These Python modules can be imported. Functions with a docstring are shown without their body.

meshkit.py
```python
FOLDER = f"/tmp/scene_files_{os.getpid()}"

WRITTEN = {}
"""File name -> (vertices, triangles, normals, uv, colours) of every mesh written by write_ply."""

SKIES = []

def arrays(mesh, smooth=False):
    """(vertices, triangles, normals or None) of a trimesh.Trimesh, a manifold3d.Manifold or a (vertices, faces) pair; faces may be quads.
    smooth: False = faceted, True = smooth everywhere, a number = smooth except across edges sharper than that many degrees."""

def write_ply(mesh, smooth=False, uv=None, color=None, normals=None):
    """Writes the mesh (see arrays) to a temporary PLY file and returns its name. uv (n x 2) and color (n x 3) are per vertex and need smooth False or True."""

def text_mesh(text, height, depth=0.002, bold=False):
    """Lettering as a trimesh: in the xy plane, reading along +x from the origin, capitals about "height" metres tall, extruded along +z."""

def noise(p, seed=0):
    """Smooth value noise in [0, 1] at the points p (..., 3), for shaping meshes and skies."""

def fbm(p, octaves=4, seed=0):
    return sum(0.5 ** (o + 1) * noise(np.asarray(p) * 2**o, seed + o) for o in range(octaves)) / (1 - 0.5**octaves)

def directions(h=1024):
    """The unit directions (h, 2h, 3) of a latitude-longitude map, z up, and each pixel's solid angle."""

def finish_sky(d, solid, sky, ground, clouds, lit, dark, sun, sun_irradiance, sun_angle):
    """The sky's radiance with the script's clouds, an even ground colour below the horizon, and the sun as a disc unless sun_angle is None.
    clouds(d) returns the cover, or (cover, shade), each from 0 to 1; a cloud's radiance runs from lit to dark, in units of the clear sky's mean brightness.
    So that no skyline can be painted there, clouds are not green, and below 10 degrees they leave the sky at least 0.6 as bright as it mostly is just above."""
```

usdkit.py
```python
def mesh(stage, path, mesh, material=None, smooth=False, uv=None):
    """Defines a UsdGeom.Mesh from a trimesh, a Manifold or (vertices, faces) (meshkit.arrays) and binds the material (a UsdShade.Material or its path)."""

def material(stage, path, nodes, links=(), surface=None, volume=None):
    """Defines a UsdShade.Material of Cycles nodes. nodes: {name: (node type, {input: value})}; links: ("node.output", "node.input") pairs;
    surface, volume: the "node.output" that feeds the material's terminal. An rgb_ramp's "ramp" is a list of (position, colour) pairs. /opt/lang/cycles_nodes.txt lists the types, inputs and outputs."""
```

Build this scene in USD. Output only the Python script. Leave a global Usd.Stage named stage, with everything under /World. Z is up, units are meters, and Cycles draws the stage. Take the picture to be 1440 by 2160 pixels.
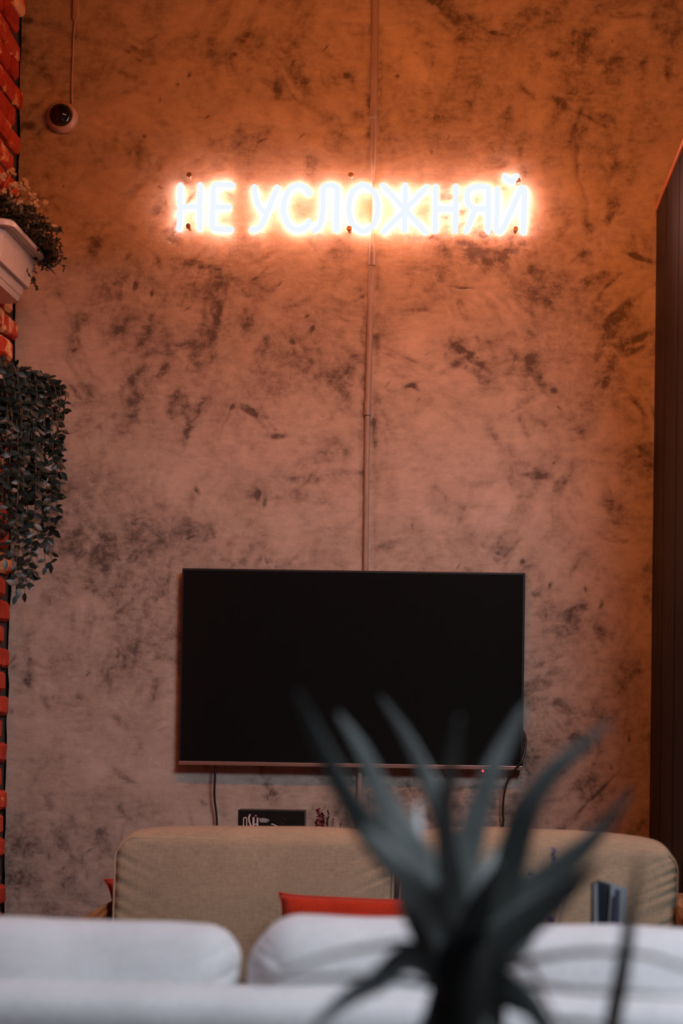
import math, random
import numpy as np
import trimesh
import manifold3d as m3
import meshkit, usdkit
from pxr import Usd, UsdGeom, UsdLux, UsdShade, Gf, Sdf, Vt

stage = Usd.Stage.CreateInMemory()
UsdGeom.SetStageUpAxis(stage, 'Z'); UsdGeom.SetStageMetersPerUnit(stage, 1.0)
UsdGeom.Xform.Define(stage, '/World'); UsdGeom.Scope.Define(stage, '/World/Looks')
rng = np.random.default_rng(7)

# ------------------------------------------------------------------ camera
H, D, FPX = 1.2, 5.15, 3400.0                      # eye height, distance of the plaster wall, focal length in pixels
YAW, PITCH, ROLL, PX, PY = 0.01838375, 0.0235020, 0.01515016, 901.19, 1397.13
cy, sy, cp, sp = math.cos(YAW), math.sin(YAW), math.cos(PITCH), math.sin(PITCH)
FWD = np.array([-sy*cp, cy*cp, sp]); _r = np.array([cy, sy, 0.0]); _u = np.cross(_r, FWD)
RT = math.cos(ROLL)*_r + math.sin(ROLL)*_u; UP = -math.sin(ROLL)*_r + math.cos(ROLL)*_u
cam = UsdGeom.Camera.Define(stage, '/World/camera')
HA = 24.0
cam.CreateHorizontalApertureAttr(HA); cam.CreateVerticalApertureAttr(HA*1.5)
cam.CreateFocalLengthAttr(FPX/1440*HA)
cam.CreateHorizontalApertureOffsetAttr((720-PX)/1440*HA)
cam.CreateVerticalApertureOffsetAttr((PY-1080)/1440*HA)
cam.CreateFStopAttr(1.8); cam.CreateFocusDistanceAttr(5.1)
cam.CreateClippingRangeAttr(Gf.Vec2f(0.05, 200)); cam.CreateExposureAttr(0.0)
M = np.eye(4); M[:3, 0], M[:3, 1], M[:3, 2], M[:3, 3] = RT, UP, -FWD, (0, 0, H)
UsdGeom.Xformable(cam).AddTransformOp().Set(Gf.Matrix4d(*M.T.ravel().tolist()))

def at(px, py, Y):
    """the point at distance Y (a plane parallel to the plaster wall) seen at a pixel of the photograph"""
    d = FWD + (px-PX)/FPX*RT - (py-PY)/FPX*UP
    return d*(Y/d[1]) + np.array([0, 0, H])

# ------------------------------------------------------------------ daylight
def material(name, nodes, links=(), surface=None, **k):
    return usdkit.material(stage, '/World/Looks/'+name, nodes, links, surface=surface, **k)
dome = UsdLux.DomeLight.Define(stage, '/World/sky')
dome.CreateIntensityAttr(1.0); dome.CreateColorAttr(Gf.Vec3f(0.006, 0.007, 0.009))
win = UsdLux.RectLight.Define(stage, '/World/window_daylight')      # daylight of a high window on the right, behind the photographer
win.CreateWidthAttr(1.2); win.CreateHeightAttr(0.85)
win.CreateIntensityAttr(27.0); win.CreateColorAttr(Gf.Vec3f(0.86, 0.93, 1.06))
def look_at(xf, eye, target):
    eye, target = np.array(eye, float), np.array(target, float)
    z = eye-target; z /= np.linalg.norm(z); x = np.cross([0, 0, 1.0], z); x /= np.linalg.norm(x); y = np.cross(z, x)
    A = np.eye(4); A[:3, 0], A[:3, 1], A[:3, 2], A[:3, 3] = x, y, z, eye
    UsdGeom.Xformable(xf).AddTransformOp().Set(Gf.Matrix4d(*A.T.ravel().tolist()))
look_at(win, (1.3, 1.65, 3.6), (0.0, 2.75, 0.6))

NEON_ORANGE, NEON_WHITE = (1.0, 0.20, 0.03), (0.86, 0.93, 1.0)
TUBE_POWER, GLOW_POWER, BACK_POWER = 1.0, 50.0, 36.0               # sign: diffuser, orange strip, white back strip
LAMP_COLOR, LAMP_POWER = (1.0, 0.225, 0.042), 78.0                   # orange linear pendant above the frame

# ------------------------------------------------------------------ helpers
used = {}
def numbered(parent, name):
    key = (parent, name); n = used.get(key, 0); used[key] = n+1
    return f'{parent}/{name}' + (f'_{n:03d}' if n else '')
def path_of(p):
    return '/World' if p is None else str(p.GetPath())
def tag(p, label=None, cat=None, group=None, kind=None):
    for k, v in (('label', label), ('category', cat), ('group', group), ('kind', kind)):
        if v: p.SetCustomDataByKey(k, v)
    return p
def thing(name, label=None, cat=None, loc=(0, 0, 0), group=None, kind=None):
    x = UsdGeom.Xform.Define(stage, numbered('/World', name)); x.AddTranslateOp().Set(Gf.Vec3d(*map(float, loc)))
    p = tag(x.GetPrim(), label, cat, group, kind)
    return p
def origin(p):
    o = np.zeros(3)
    while p and str(p.GetPath()) not in ('/', '/World'):
        a = p.GetAttribute('xformOp:translate')
        if a and a.HasAuthoredValue(): o += np.array(a.Get())
        p = p.GetParent()
    return o
def obj(name, mesh, mat, parent=None, smooth=35, label=None, kind=None):
    """one Mesh prim; the mesh is given in world coordinates"""
    if isinstance(mesh, list): mesh = trimesh.util.concatenate([tm(x) for x in mesh])
    mesh = tm(mesh).copy()
    if parent is not None: mesh.apply_translation(-origin(parent))
    g = usdkit.mesh(stage, numbered(path_of(parent), name), mesh, mat, smooth=smooth)
    return tag(g.GetPrim(), label, kind=kind)
def tm(m):
    if isinstance(m, trimesh.Trimesh): return m
    v, f, _ = meshkit.arrays(m); return trimesh.Trimesh(v, f, process=False)
def box(x0, x1, y0, y1, z0, z1, r=0.0, n=2):
    x0, x1 = min(x0, x1), max(x0, x1); y0, y1 = min(y0, y1), max(y0, y1); z0, z1 = min(z0, z1), max(z0, z1)
    if r <= 0:
        m = trimesh.creation.box((x1-x0, y1-y0, z1-z0)); m.apply_translation(((x0+x1)/2, (y0+y1)/2, (z0+z1)/2)); return m
    pts = []
    for cx in (x0+r, x1-r):
        for cyy in (y0+r, y1-r):
            for cz in (z0+r, z1-r):
                sx = -1 if cx < (x0+x1)/2 else 1; s_y = -1 if cyy < (y0+y1)/2 else 1; sz = -1 if cz < (z0+z1)/2 else 1
                if n <= 1:
                    pts += [(cx+sx*r, cyy, cz), (cx, cyy+s_y*r, cz), (cx, cyy, cz+sz*r)]
                else:
                    for i in range(n+1):
                        for j in range(n+1):
                            a, b = math.pi/2*i/n, math.pi/2*j/n
                            pts.append((cx+sx*r*math.cos(a)*math.cos(b), cyy+s_y*r*math.sin(a)*math.cos(b), cz+sz*r*math.sin(b)))
    return trimesh.convex.convex_hull(np.array(pts))
def catmull(P, n=8, closed=False):
    P = np.asarray(P, float)
    if closed: Q = np.vstack([P[-1], P, P[0], P[1]])
    else: Q = np.vstack([2*P[0]-P[1], P, 2*P[-1]-P[-2]])
    out = []
    for i in range(1, len(Q)-2):
        a, b, c, d = Q[i-1:i+3]
        for t in np.linspace(0, 1, n, endpoint=False):
            out.append(0.5*((2*b)+(c-a)*t+(2*a-5*b+4*c-d)*t*t+(-a+3*b-3*c+d)*t**3))
    if not closed: out.append(Q[-2])
    return np.array(out)
def sweep(P, rx, ry=None, seg=10, ref=(0, 1, 0), closed=False, cap=True, shape=None):
    """tube along P; radii rx (across) and ry (along ref) may vary per point"""
    P = np.asarray(P, float); n = len(P)
    rx = np.broadcast_to(rx, n); ry = rx if ry is None else np.broadcast_to(ry, n)
    T = (np.roll(P, -1, 0)-np.roll(P, 1, 0)) if closed else np.gradient(P, axis=0)
    T /= np.linalg.norm(T, axis=1, keepdims=True)
    ref = np.broadcast_to(np.asarray(ref, float), (n, 3))
    A = np.cross(T, ref); A /= np.maximum(np.linalg.norm(A, axis=1, keepdims=True), 1e-9); B = np.cross(A, T)
    th = np.linspace(0, 2*math.pi, seg, endpoint=False)
    sx_, sy_ = (np.cos(th), np.sin(th)) if shape is None else shape(th)
    V = P[:, None]+A[:, None]*(rx[:, None]*sx_)[..., None]+B[:, None]*(ry[:, None]*sy_)[..., None]
    V = V.reshape(-1, 3); F = []
    for i in range(n if closed else n-1):
        a, b = i*seg, ((i+1) % n)*seg
        for k in range(seg):
            l = (k+1) % seg
            F += [(a+k, a+l, b+l), (a+k, b+l, b+k)]
    if cap and not closed:
        V = np.vstack([V, P[0], P[-1]]); c0, c1 = len(V)-2, len(V)-1; e = (n-1)*seg
        for k in range(seg):
            l = (k+1) % seg; F += [(c0, l, k), (c1, e+k, e+l)]
    m = trimesh.Trimesh(V, F, process=False)
    if m.volume < 0: m.invert()
    return m
def lathe(profile, center, axis='z', seg=32):
    p = np.asarray(profile, float); th = np.linspace(0, 2*math.pi, seg, endpoint=False)
    V = np.stack([p[:, None, 0]*np.cos(th), p[:, None, 0]*np.sin(th), np.broadcast_to(p[:, None, 1], (len(p), seg))], -1).reshape(-1, 3)
    F = []
    for i in range(len(p)-1):
        for k in range(seg):
            l = (k+1) % seg; a, b = i*seg, (i+1)*seg
            F += [(a+k, a+l, b+l), (a+k, b+l, b+k)]
    m = trimesh.Trimesh(V, F, process=True)
    if axis == '-y':                                 # profile height runs from the wall towards the room
        m.apply_transform(np.array([[1, 0, 0, 0], [0, 0, -1, 0], [0, 1, 0, 0], [0, 0, 0, 1.0]]))
    m.apply_translation(center); m.fix_normals()
    return m
def leaf_mesh(base, tip, width, normal, fold=0.25, curl=0.12):
    """pointed leaf blade of 12 triangles a side: spine, two edges, slight fold and curl"""
    base, tip = np.asarray(base, float), np.asarray(tip, float)
    ax = tip-base; L = np.linalg.norm(ax); ax /= L
    n = np.asarray(normal, float); n = n-ax*np.dot(n, ax); n /= max(np.linalg.norm(n), 1e-9); s = np.cross(ax, n)
    ts = np.array([0, 0.18, 0.42, 0.68, 0.88, 1.0]); ws = np.array([0.06, 0.62, 1.0, 0.78, 0.36, 0.0])*width/2
    V = []
    for t, w in zip(ts, ws):
        c = base+ax*L*t+n*(-curl*L*t*t)
        V += [c-s*w+n*fold*w, c, c+s*w+n*fold*w]
    F = []
    for i in range(len(ts)-1):
        a, b = 3*i, 3*i+3
        for k in (0, 1): F += [(a+k, a+k+1, b+k+1), (a+k, b+k+1, b+k)]
    V = np.array(V); th = 0.0006*n
    VV = np.vstack([V+th, V-th]); m = len(V); FF = F+[(c+m, b+m, a+m) for a, b, c in F]
    return trimesh.Trimesh(VV, FF, process=False)
def noise1(x, seed): return meshkit.fbm(np.stack([x, x*0+seed*3.17, x*0], -1), 3, seed)

# ------------------------------------------------------------------ materials
def plain(name, color, rough=0.5, metal=0.0, spec=0.5, vary=0.12, scale=30.0, bump=0.0, bscale=200.0, **extra):
    """solid with a gentle procedural tone variation and optional fine relief"""
    lo = [c*(1-vary) for c in color]; hi = [min(1, c*(1+vary)) for c in color]
    nodes = {'tc': ('texture_coordinate', {}), 'n': ('noise_texture', {'scale': scale, 'detail': 4.0}),
             'r': ('rgb_ramp', {'ramp': [(0.3, lo), (0.7, hi)]}),
             'p': ('principled_bsdf', {'roughness': rough, 'metallic': metal, 'specular_ior_level': spec, **extra})}
    links = [('tc.object', 'n.vector'), ('n.fac', 'r.fac'), ('r.color', 'p.base_color')]
    if bump:
        nodes['bn'] = ('noise_texture', {'scale': bscale, 'detail': 3.0}); nodes['b'] = ('bump', {'strength': bump, 'distance': 0.002})
        links += [('tc.object', 'bn.vector'), ('bn.fac', 'b.height'), ('b.normal', 'p.normal')]
    return material(name, nodes, links, 'p.BSDF')
def fabric(name, color, rough=0.9, weave=900.0):
    lo = [c*0.82 for c in color]; hi = [min(1, c*1.1) for c in color]
    nodes = {'tc': ('texture_coordinate', {}), 'mp': ('mapping', {'scale': (1.0, 1.0, 0.12)}), 'mq': ('mapping', {'scale': (0.12, 1.0, 1.0)}),
             'a': ('noise_texture', {'scale': weave*0.35, 'detail': 2.0}), 'c': ('noise_texture', {'scale': weave*0.35, 'detail': 2.0}),
             'mx': ('math', {'math_type': 'add'}), 'h': ('math', {'math_type': 'multiply', 'value2': 0.5}),
             'big': ('noise_texture', {'scale': 6.0, 'detail': 3.0}), 'rb': ('rgb_ramp', {'ramp': [(0.3, (0.86,)*3), (0.7, (1.0,)*3)]}),
             'r': ('rgb_ramp', {'ramp': [(0.36, lo), (0.64, hi)]}), 'm': ('mix_color', {'blend_type': 'multiply', 'fac': 1.0}),
             'b': ('bump', {'strength': 0.25, 'distance': 0.001}),
             'p': ('principled_bsdf', {'roughness': rough, 'specular_ior_level': 0.2, 'sheen_weight': 0.15, 'sheen_roughness': 0.5})}
    links = [('tc.object', 'mp.vector'), ('tc.object', 'mq.vector'), ('mp.vector', 'a.vector'), ('mq.vector', 'c.vector'), ('a.fac', 'mx.value1'), ('c.fac', 'mx.value2'),
             ('mx.value', 'h.value1'), ('h.value', 'r.fac'), ('tc.object', 'big.vector'), ('big.fac', 'rb.fac'), ('r.color', 'm.a'), ('rb.color', 'm.b'),
             ('m.result', 'p.base_color'), ('h.value', 'b.height'), ('b.normal', 'p.normal')]
    return material(name, nodes, links, 'p.BSDF')
def wood(name, dark, light, axis=(14.0, 14.0, 0.8), rough=0.45, spec=0.4, seed=0.0, hard=0.5, island=False):
    nodes = {'tc': ('texture_coordinate', {}), 'oi': ('object_info', {}), 'sc': ('vector_math', {'math_type': 'scale', 'vector1': (7.0, 3.0, 11.0)}), 'off': ('vector_math', {'math_type': 'add'}),
             'mp': ('mapping', {'scale': axis}), 'n': ('noise_texture', {'scale': 1.0, 'detail': 3.0, 'distortion': 0.6}),
             'k': ('math', {'math_type': 'multiply', 'value2': 11.0}), 'f': ('math', {'math_type': 'pingpong', 'value2': 1.0}),
             'fine': ('mapping', {'scale': tuple(a*9 for a in axis)}), 'fn': ('noise_texture', {'scale': 1.0, 'detail': 3.0}),
             'ad': ('math', {'math_type': 'multiply_add', 'value2': 0.35}), 'r': ('rgb_ramp', {'ramp': [(0.1, dark), (0.45, [d*(1-hard*0.5)+l*hard*0.5 for d, l in zip(dark, light)]), (0.95, light)]}),
             'b': ('bump', {'strength': 0.35, 'distance': 0.002}),
             'p': ('principled_bsdf', {'roughness': rough, 'specular_ior_level': spec})}
    links = [('oi.random', 'sc.scale'), ('tc.object', 'off.vector1'), ('sc.vector', 'off.vector2'), ('off.vector', 'mp.vector'), ('mp.vector', 'n.vector'), ('n.fac', 'k.value1'), ('k.value', 'f.value1'),
             ('off.vector', 'fine.vector'), ('fine.vector', 'fn.vector'), ('fn.fac', 'ad.value1'), ('f.value', 'ad.value3'),
             ('ad.value', 'r.fac'), ('r.color', 'p.base_color'), ('ad.value', 'b.height'), ('b.normal', 'p.normal')]
    return material(name, nodes, links, 'p.BSDF')
def glow(name, color, strength):
    return material(name, {'e': ('emission', {'color': color, 'strength': strength})}, (), 'e.emission')

# trowelled plaster: the strokes' pattern is a mesh attribute, fine streaks and grain are nodes
PLASTER = material('plaster', {
    'at': ('attribute', {'attribute': 'smear'}), 'pos': ('geometry', {}),
    'n1': ('noise_texture', {'scale': 9.0, 'detail': 7.0, 'roughness': 0.62, 'distortion': 0.8}),
    'm1': ('map_range', {'from_min': 0.3, 'from_max': 0.7, 'to_min': -0.13, 'to_max': 0.13}),
    'mp': ('mapping', {'rotation': (0, 0.75, 0), 'scale': (20.0, 20.0, 60.0)}), 'n2': ('noise_texture', {'scale': 1.0, 'detail': 4.0, 'roughness': 0.6}),
    'm2': ('map_range', {'from_min': 0.3, 'from_max': 0.7, 'to_min': -0.10, 'to_max': 0.10}),
    'n3': ('noise_texture', {'scale': 160.0, 'detail': 3.0}), 'm3': ('map_range', {'from_min': 0.3, 'from_max': 0.7, 'to_min': -0.04, 'to_max': 0.04}),
    'n4': ('noise_texture', {'scale': 34.0, 'detail': 9.0, 'roughness': 0.72, 'distortion': 0.35}), 'm4': ('map_range', {'from_min': 0.36, 'from_max': 0.64, 'to_min': -0.30, 'to_max': 0.30}), 'inv': ('math', {'math_type': 'subtract', 'value1': 0.95, 'use_clamp': True}), 'mul': ('math', {'math_type': 'multiply'}), 'a0': ('math', {'math_type': 'add'}),
    'a1': ('math', {'math_type': 'add'}), 'a2': ('math', {'math_type': 'add'}), 'a3': ('math', {'math_type': 'add'}),
    'r': ('rgb_ramp', {'ramp': [(0.0, (0.115, 0.096, 0.080)), (0.22, (0.225, 0.190, 0.158)), (0.45, (0.345, 0.300, 0.245)), (0.62, (0.410, 0.360, 0.295)), (0.85, (0.490, 0.435, 0.360)), (1.0, (0.540, 0.480, 0.400))]}),
    'b': ('bump', {'strength': 0.30, 'distance': 0.004}),
    'p': ('principled_bsdf', {'roughness': 0.72, 'specular_ior_level': 0.25})},
    [('pos.position', 'n1.vector'), ('n1.fac', 'm1.value'), ('pos.position', 'mp.vector'), ('mp.vector', 'n2.vector'), ('n2.fac', 'm2.value'), ('pos.position', 'n3.vector'), ('n3.fac', 'm3.value'),
     ('pos.position', 'n4.vector'), ('n4.fac', 'm4.value'), ('at.fac', 'inv.value2'), ('m4.result', 'mul.value1'), ('inv.value', 'mul.value2'), ('at.fac', 'a0.value1'), ('mul.value', 'a0.value2'), ('a0.value', 'a1.value1'), ('m1.result', 'a1.value2'), ('a1.value', 'a2.value1'), ('m2.result', 'a2.value2'), ('a2.value', 'a3.value1'), ('m3.result', 'a3.value2'),
     ('a3.value', 'r.fac'), ('r.color', 'p.base_color'), ('a3.value', 'b.height'), ('b.normal', 'p.normal')], 'p.BSDF')
BRICK = material('brick', {
    'tc': ('texture_coordinate', {}), 'oi': ('object_info', {}), 'ri': ('geometry', {}), 'n': ('noise_texture', {'scale': 14.0, 'detail': 5.0, 'roughness': 0.6}),
    'sep': ('math', {'math_type': 'multiply_add', 'value2': 1.0}), 'ra': ('math', {'math_type': 'multiply', 'value2': 0.28}),
    'r': ('rgb_ramp', {'ramp': [(0.25, (0.20, 0.024, 0.015)), (0.50, (0.44, 0.044, 0.022)), (0.72, (0.52, 0.070, 0.032)), (0.79, (0.78, 0.42, 0.20)), (1.0, (0.82, 0.52, 0.28))]}),
    'gn': ('noise_texture', {'scale': 120.0, 'detail': 4.0}), 'b': ('bump', {'strength': 0.5, 'distance': 0.004}),
    'p': ('principled_bsdf', {'roughness': 0.85, 'specular_ior_level': 0.2})},
    [('ri.position', 'n.vector'), ('n.fac', 'sep.value1'), ('oi.random', 'ra.value1'), ('ra.value', 'sep.value3'), ('sep.value', 'r.fac'), ('r.color', 'p.base_color'),
     ('tc.object', 'gn.vector'), ('gn.fac', 'b.height'), ('b.normal', 'p.normal')], 'p.BSDF')
MORTAR = plain('mortar', (0.055, 0.038, 0.032), 0.95, vary=0.3, scale=40, bump=0.4)
DARKWOOD = wood('dark_stained_wood', (0.0020, 0.0015, 0.0013), (0.017, 0.0085, 0.0055), axis=(1.0, 9.0, 0.55), rough=0.5, spec=0.18, hard=0.12)
OAK = wood('oiled_wood', (0.26, 0.10, 0.035), (0.50, 0.24, 0.10), axis=(16.0, 1.2, 16.0), rough=0.4)
FLOORM = plain('floor_concrete', (0.11, 0.095, 0.085), 0.6, vary=0.25, scale=3)
CEILM = plain('ceiling_paint', (0.05, 0.045, 0.042), 0.9)
BEIGE = fabric('beige_linen', (0.40, 0.335, 0.225)); BEIGEP = plain('beige_piping', (0.43, 0.36, 0.245), 0.9)
WHITEF = fabric('white_cotton', (0.85, 0.835, 0.83), weave=1500); REDF = fabric('red_velvet', (0.45, 0.036, 0.010)); REDP = plain('red_piping', (0.42, 0.03, 0.01), 0.9)
WHITEP = plain('white_plastic', (0.66, 0.62, 0.58), 0.4, vary=0.04); BLACKP = plain('black_plastic', (0.011, 0.011, 0.011), 0.45, vary=0.15)
PLANTER = plain('white_enamel', (0.56, 0.52, 0.48), 0.35, vary=0.04)
PIPE = plain('painted_pipe', (0.33, 0.265, 0.22), 0.5, vary=0.10, scale=14); SCREENM = plain('dark_screen', (0.0062, 0.0074, 0.0070), 0.22, spec=0.30, vary=0.05)
COPPER = plain('rose_metal', (0.62, 0.42, 0.34), 0.32, metal=0.85, vary=0.05); WARMP = plain('tan_plastic', (0.42, 0.29, 0.22), 0.4, vary=0.04)
STEEL = plain('standoff_metal', (0.30, 0.21, 0.15), 0.42, metal=0.6, vary=0.08)
DOMEM = plain('smoked_dome', (0.010, 0.008, 0.008), 0.06, spec=0.6, vary=0.02)
IVY = plain('ivy_leaf', (0.010, 0.024, 0.020), 0.42, vary=0.4, scale=25); IVYD = plain('ivy_leaf_blue', (0.012, 0.029, 0.028), 0.42, vary=0.3, scale=25); STEMM = plain('ivy_stem', (0.09, 0.06, 0.03), 0.7)
HEATHER = plain('heather_leaf', (0.050, 0.045, 0.022), 0.5, vary=0.45, scale=40); PETAL = plain('pale_petal', (0.58, 0.50, 0.34), 0.7, vary=0.15, scale=60)
ALOE = plain('aloe_skin', (0.165, 0.185, 0.173), 0.40, vary=0.28, scale=18); ALOEB = plain('aloe_pale', (0.32, 0.345, 0.33), 0.42, vary=0.2, scale=14); DRYST = plain('dry_stem', (0.14, 0.075, 0.045), 0.7, vary=0.3)
TERRA = plain('grey_pot', (0.16, 0.15, 0.145), 0.7); ALOES = plain('aloe_dark_stem', (0.035, 0.036, 0.032), 0.6, vary=0.4, scale=30); SOIL = plain('soil', (0.03, 0.02, 0.014), 0.95, vary=0.5, scale=80)
BOXM = plain('black_card', (0.008, 0.009, 0.009), 0.35, vary=0.1); PRINTW = plain('white_print', (0.62, 0.56, 0.53), 0.6, vary=0.03); PRINTG = plain('grey_print', (0.30, 0.31, 0.31), 0.6, vary=0.35, scale=60); PRINTO = plain('orange_print', (0.62, 0.30, 0.14), 0.6)
REDFL = plain('dried_red_flower', (0.20, 0.03, 0.03), 0.8, vary=0.4, scale=70); DARKFL = plain('dried_dark_flower', (0.06, 0.025, 0.02), 0.8, vary=0.3)
PURPLE = plain('lavender_bud', (0.16, 0.12, 0.28), 0.8, vary=0.3, scale=80); PAPERW = plain('paper', (0.30, 0.32, 0.33), 0.6, vary=0.06); PAPERB = plain('dark_print_page', (0.018, 0.022, 0.03), 0.4, vary=0.4, scale=12); PAPERN = plain('navy_page', (0.05, 0.058, 0.10), 0.5, vary=0.3, scale=12)
CERAM = plain('ceramic', (0.55, 0.54, 0.52), 0.3, vary=0.04)
ACRYLIC = material('clear_acrylic', {'t': ('transparent_bsdf', {'color': (0.985, 0.985, 0.985)}), 'g': ('glossy_bsdf', {'roughness': 0.05, 'color': (1, 1, 1)}), 'f': ('fresnel', {'IOR': 1.08}), 'm': ('mix_closure', {})},
                   [('f.fac', 'm.fac'), ('t.BSDF', 'm.closure1'), ('g.BSDF', 'm.closure2')], 'm.closure')
TUBEM = glow('neon_diffuser', NEON_WHITE, TUBE_POWER); GLOWM = glow('neon_orange_strip', NEON_ORANGE, GLOW_POWER); BACKM = glow('neon_back_strip', NEON_WHITE, BACK_POWER)
LAMPM = glow('lamp_diffuser', LAMP_COLOR, LAMP_POWER); LEDM = glow('standby_led', (1.0, 0.03, 0.04), 8.0)

# ================================================================== the room
XL, XP, ZC = -1.4355, 0.617, 3.9                   # brick face, face of the wood partition, ceiling
# ---- plaster wall: grid of 5 mm, relief and smears from trowel strokes
GX = np.arange(XL-0.004, 0.98, 0.005); GZ = np.arange(0.42, 3.60, 0.005)
XX, ZZ = np.meshgrid(GX, GZ, indexing='ij')
S = np.full(XX.shape, 0.56)
def stroke(x, z, L, W, ang, amount, seed, hard=3.0, dry=0.8):
    """one pass of the trowel: an oriented patch with fibrous streaks along it"""
    R = max(L, W)*0.95+0.01
    i0, i1 = np.searchsorted(GX, [x-R, x+R]); j0, j1 = np.searchsorted(GZ, [z-R, z+R])
    if i1-i0 < 1 or j1-j0 < 1: return
    dx, dz = XX[i0:i1, j0:j1]-x, ZZ[i0:i1, j0:j1]-z
    c, s = math.cos(ang), math.sin(ang); u, v = (dx*c+dz*s)/(L/2), (-dx*s+dz*c)/(W/2)
    nz = meshkit.fbm(np.stack([dx*14+seed, dz*14, dx*0+seed], -1), 3, seed % 97)-0.5
    d = (np.abs(u+1.1*nz)**hard+np.abs(v+1.3*nz)**hard)
    mask = np.exp(-1.1*d)*np.clip(3.0-d, 0, 1)
    fib = meshkit.fbm(np.stack([(dx*c+dz*s)*9+seed*1.7, (-dx*s+dz*c)*55+3.0*nz, dx*0+seed*0.37], -1), 4, (seed*3) % 89)
    S[i0:i1, j0:j1] += amount*mask*np.clip(1-dry+dry*(fib*2.4-0.5), 0, 1.3)
def mpx(px, py):
    p = at(px, py, D); return p[0], p[2]
base = meshkit.fbm(np.stack([XX*2.1, ZZ*2.1, XX*0], -1), 5, 3)-0.5
S += 0.50*base+0.16*(meshkit.fbm(np.stack([(XX+ZZ)*3.2, (XX-ZZ)*9, XX*0], -1), 4, 23)-0.5)+0.12*(meshkit.fbm(np.stack([(XX*.8-ZZ)*3.5, (XX+ZZ*.7)*12, XX*0], -1), 4, 29)-0.5)
def patches(n, seed, stream, tone):
    """overlapping trowel patches: each has its own tone and direction of streaks"""
    global S
    r = np.random.default_rng(seed); sx, sz = r.uniform(XL-.1, 1.05, n), r.uniform(.35, 3.65, n)
    w1 = meshkit.fbm(np.stack([XX*4, ZZ*4, XX*0+seed], -1), 4, seed)-.5; w2 = meshkit.fbm(np.stack([XX*4, ZZ*4, XX*0+seed+9.5], -1), 4, seed+1)-.5
    from scipy.spatial import cKDTree
    ang = r.uniform(0, math.pi, n); tn = r.normal(0, 1, n)
    dd, ix = cKDTree(np.stack([sx, sz], 1)).query(np.stack([(XX+.22*w1).ravel(), (ZZ+.22*w2).ravel()], 1), k=2)
    a = ang[ix[:, 0]].reshape(XX.shape); t = tn[ix[:, 0]].reshape(XX.shape); soft = np.clip((dd[:, 1]-dd[:, 0])/.03, 0, 1).reshape(XX.shape)
    X2, Z2 = XX+.03*w2, ZZ+.03*w1
    f = meshkit.fbm(np.stack([(X2*np.cos(a)+Z2*np.sin(a))*5+t*31, (-X2*np.sin(a)+Z2*np.cos(a))*32+5.0*w1, t*13], -1), 4, seed+5)
    g = meshkit.fbm(np.stack([XX*6.5, ZZ*6.5, XX*0+seed], -1), 3, seed+7)
    S += soft*(tone*t-stream*np.clip(f-.50, 0, 1)*np.clip(g*3-.9, 0, 1.4)*2.2+.35*stream*np.clip(.46-f, 0, 1))
patches(85, 41, .62, .035); patches(330, 57, .50, .028); patches(900, 63, .34, .02)
for k in range(420):                               # broad light and dark passes
    stroke(rng.uniform(XL, 0.95), rng.uniform(0.45, 3.55), rng.uniform(0.10, 0.42), rng.uniform(0.05, 0.18), rng.uniform(0, math.pi),
           rng.choice([-0.13, -0.08, 0.10, 0.08, 0.06])*rng.uniform(0.5, 1.3), 100+k, 2.5, 0.75)
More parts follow.
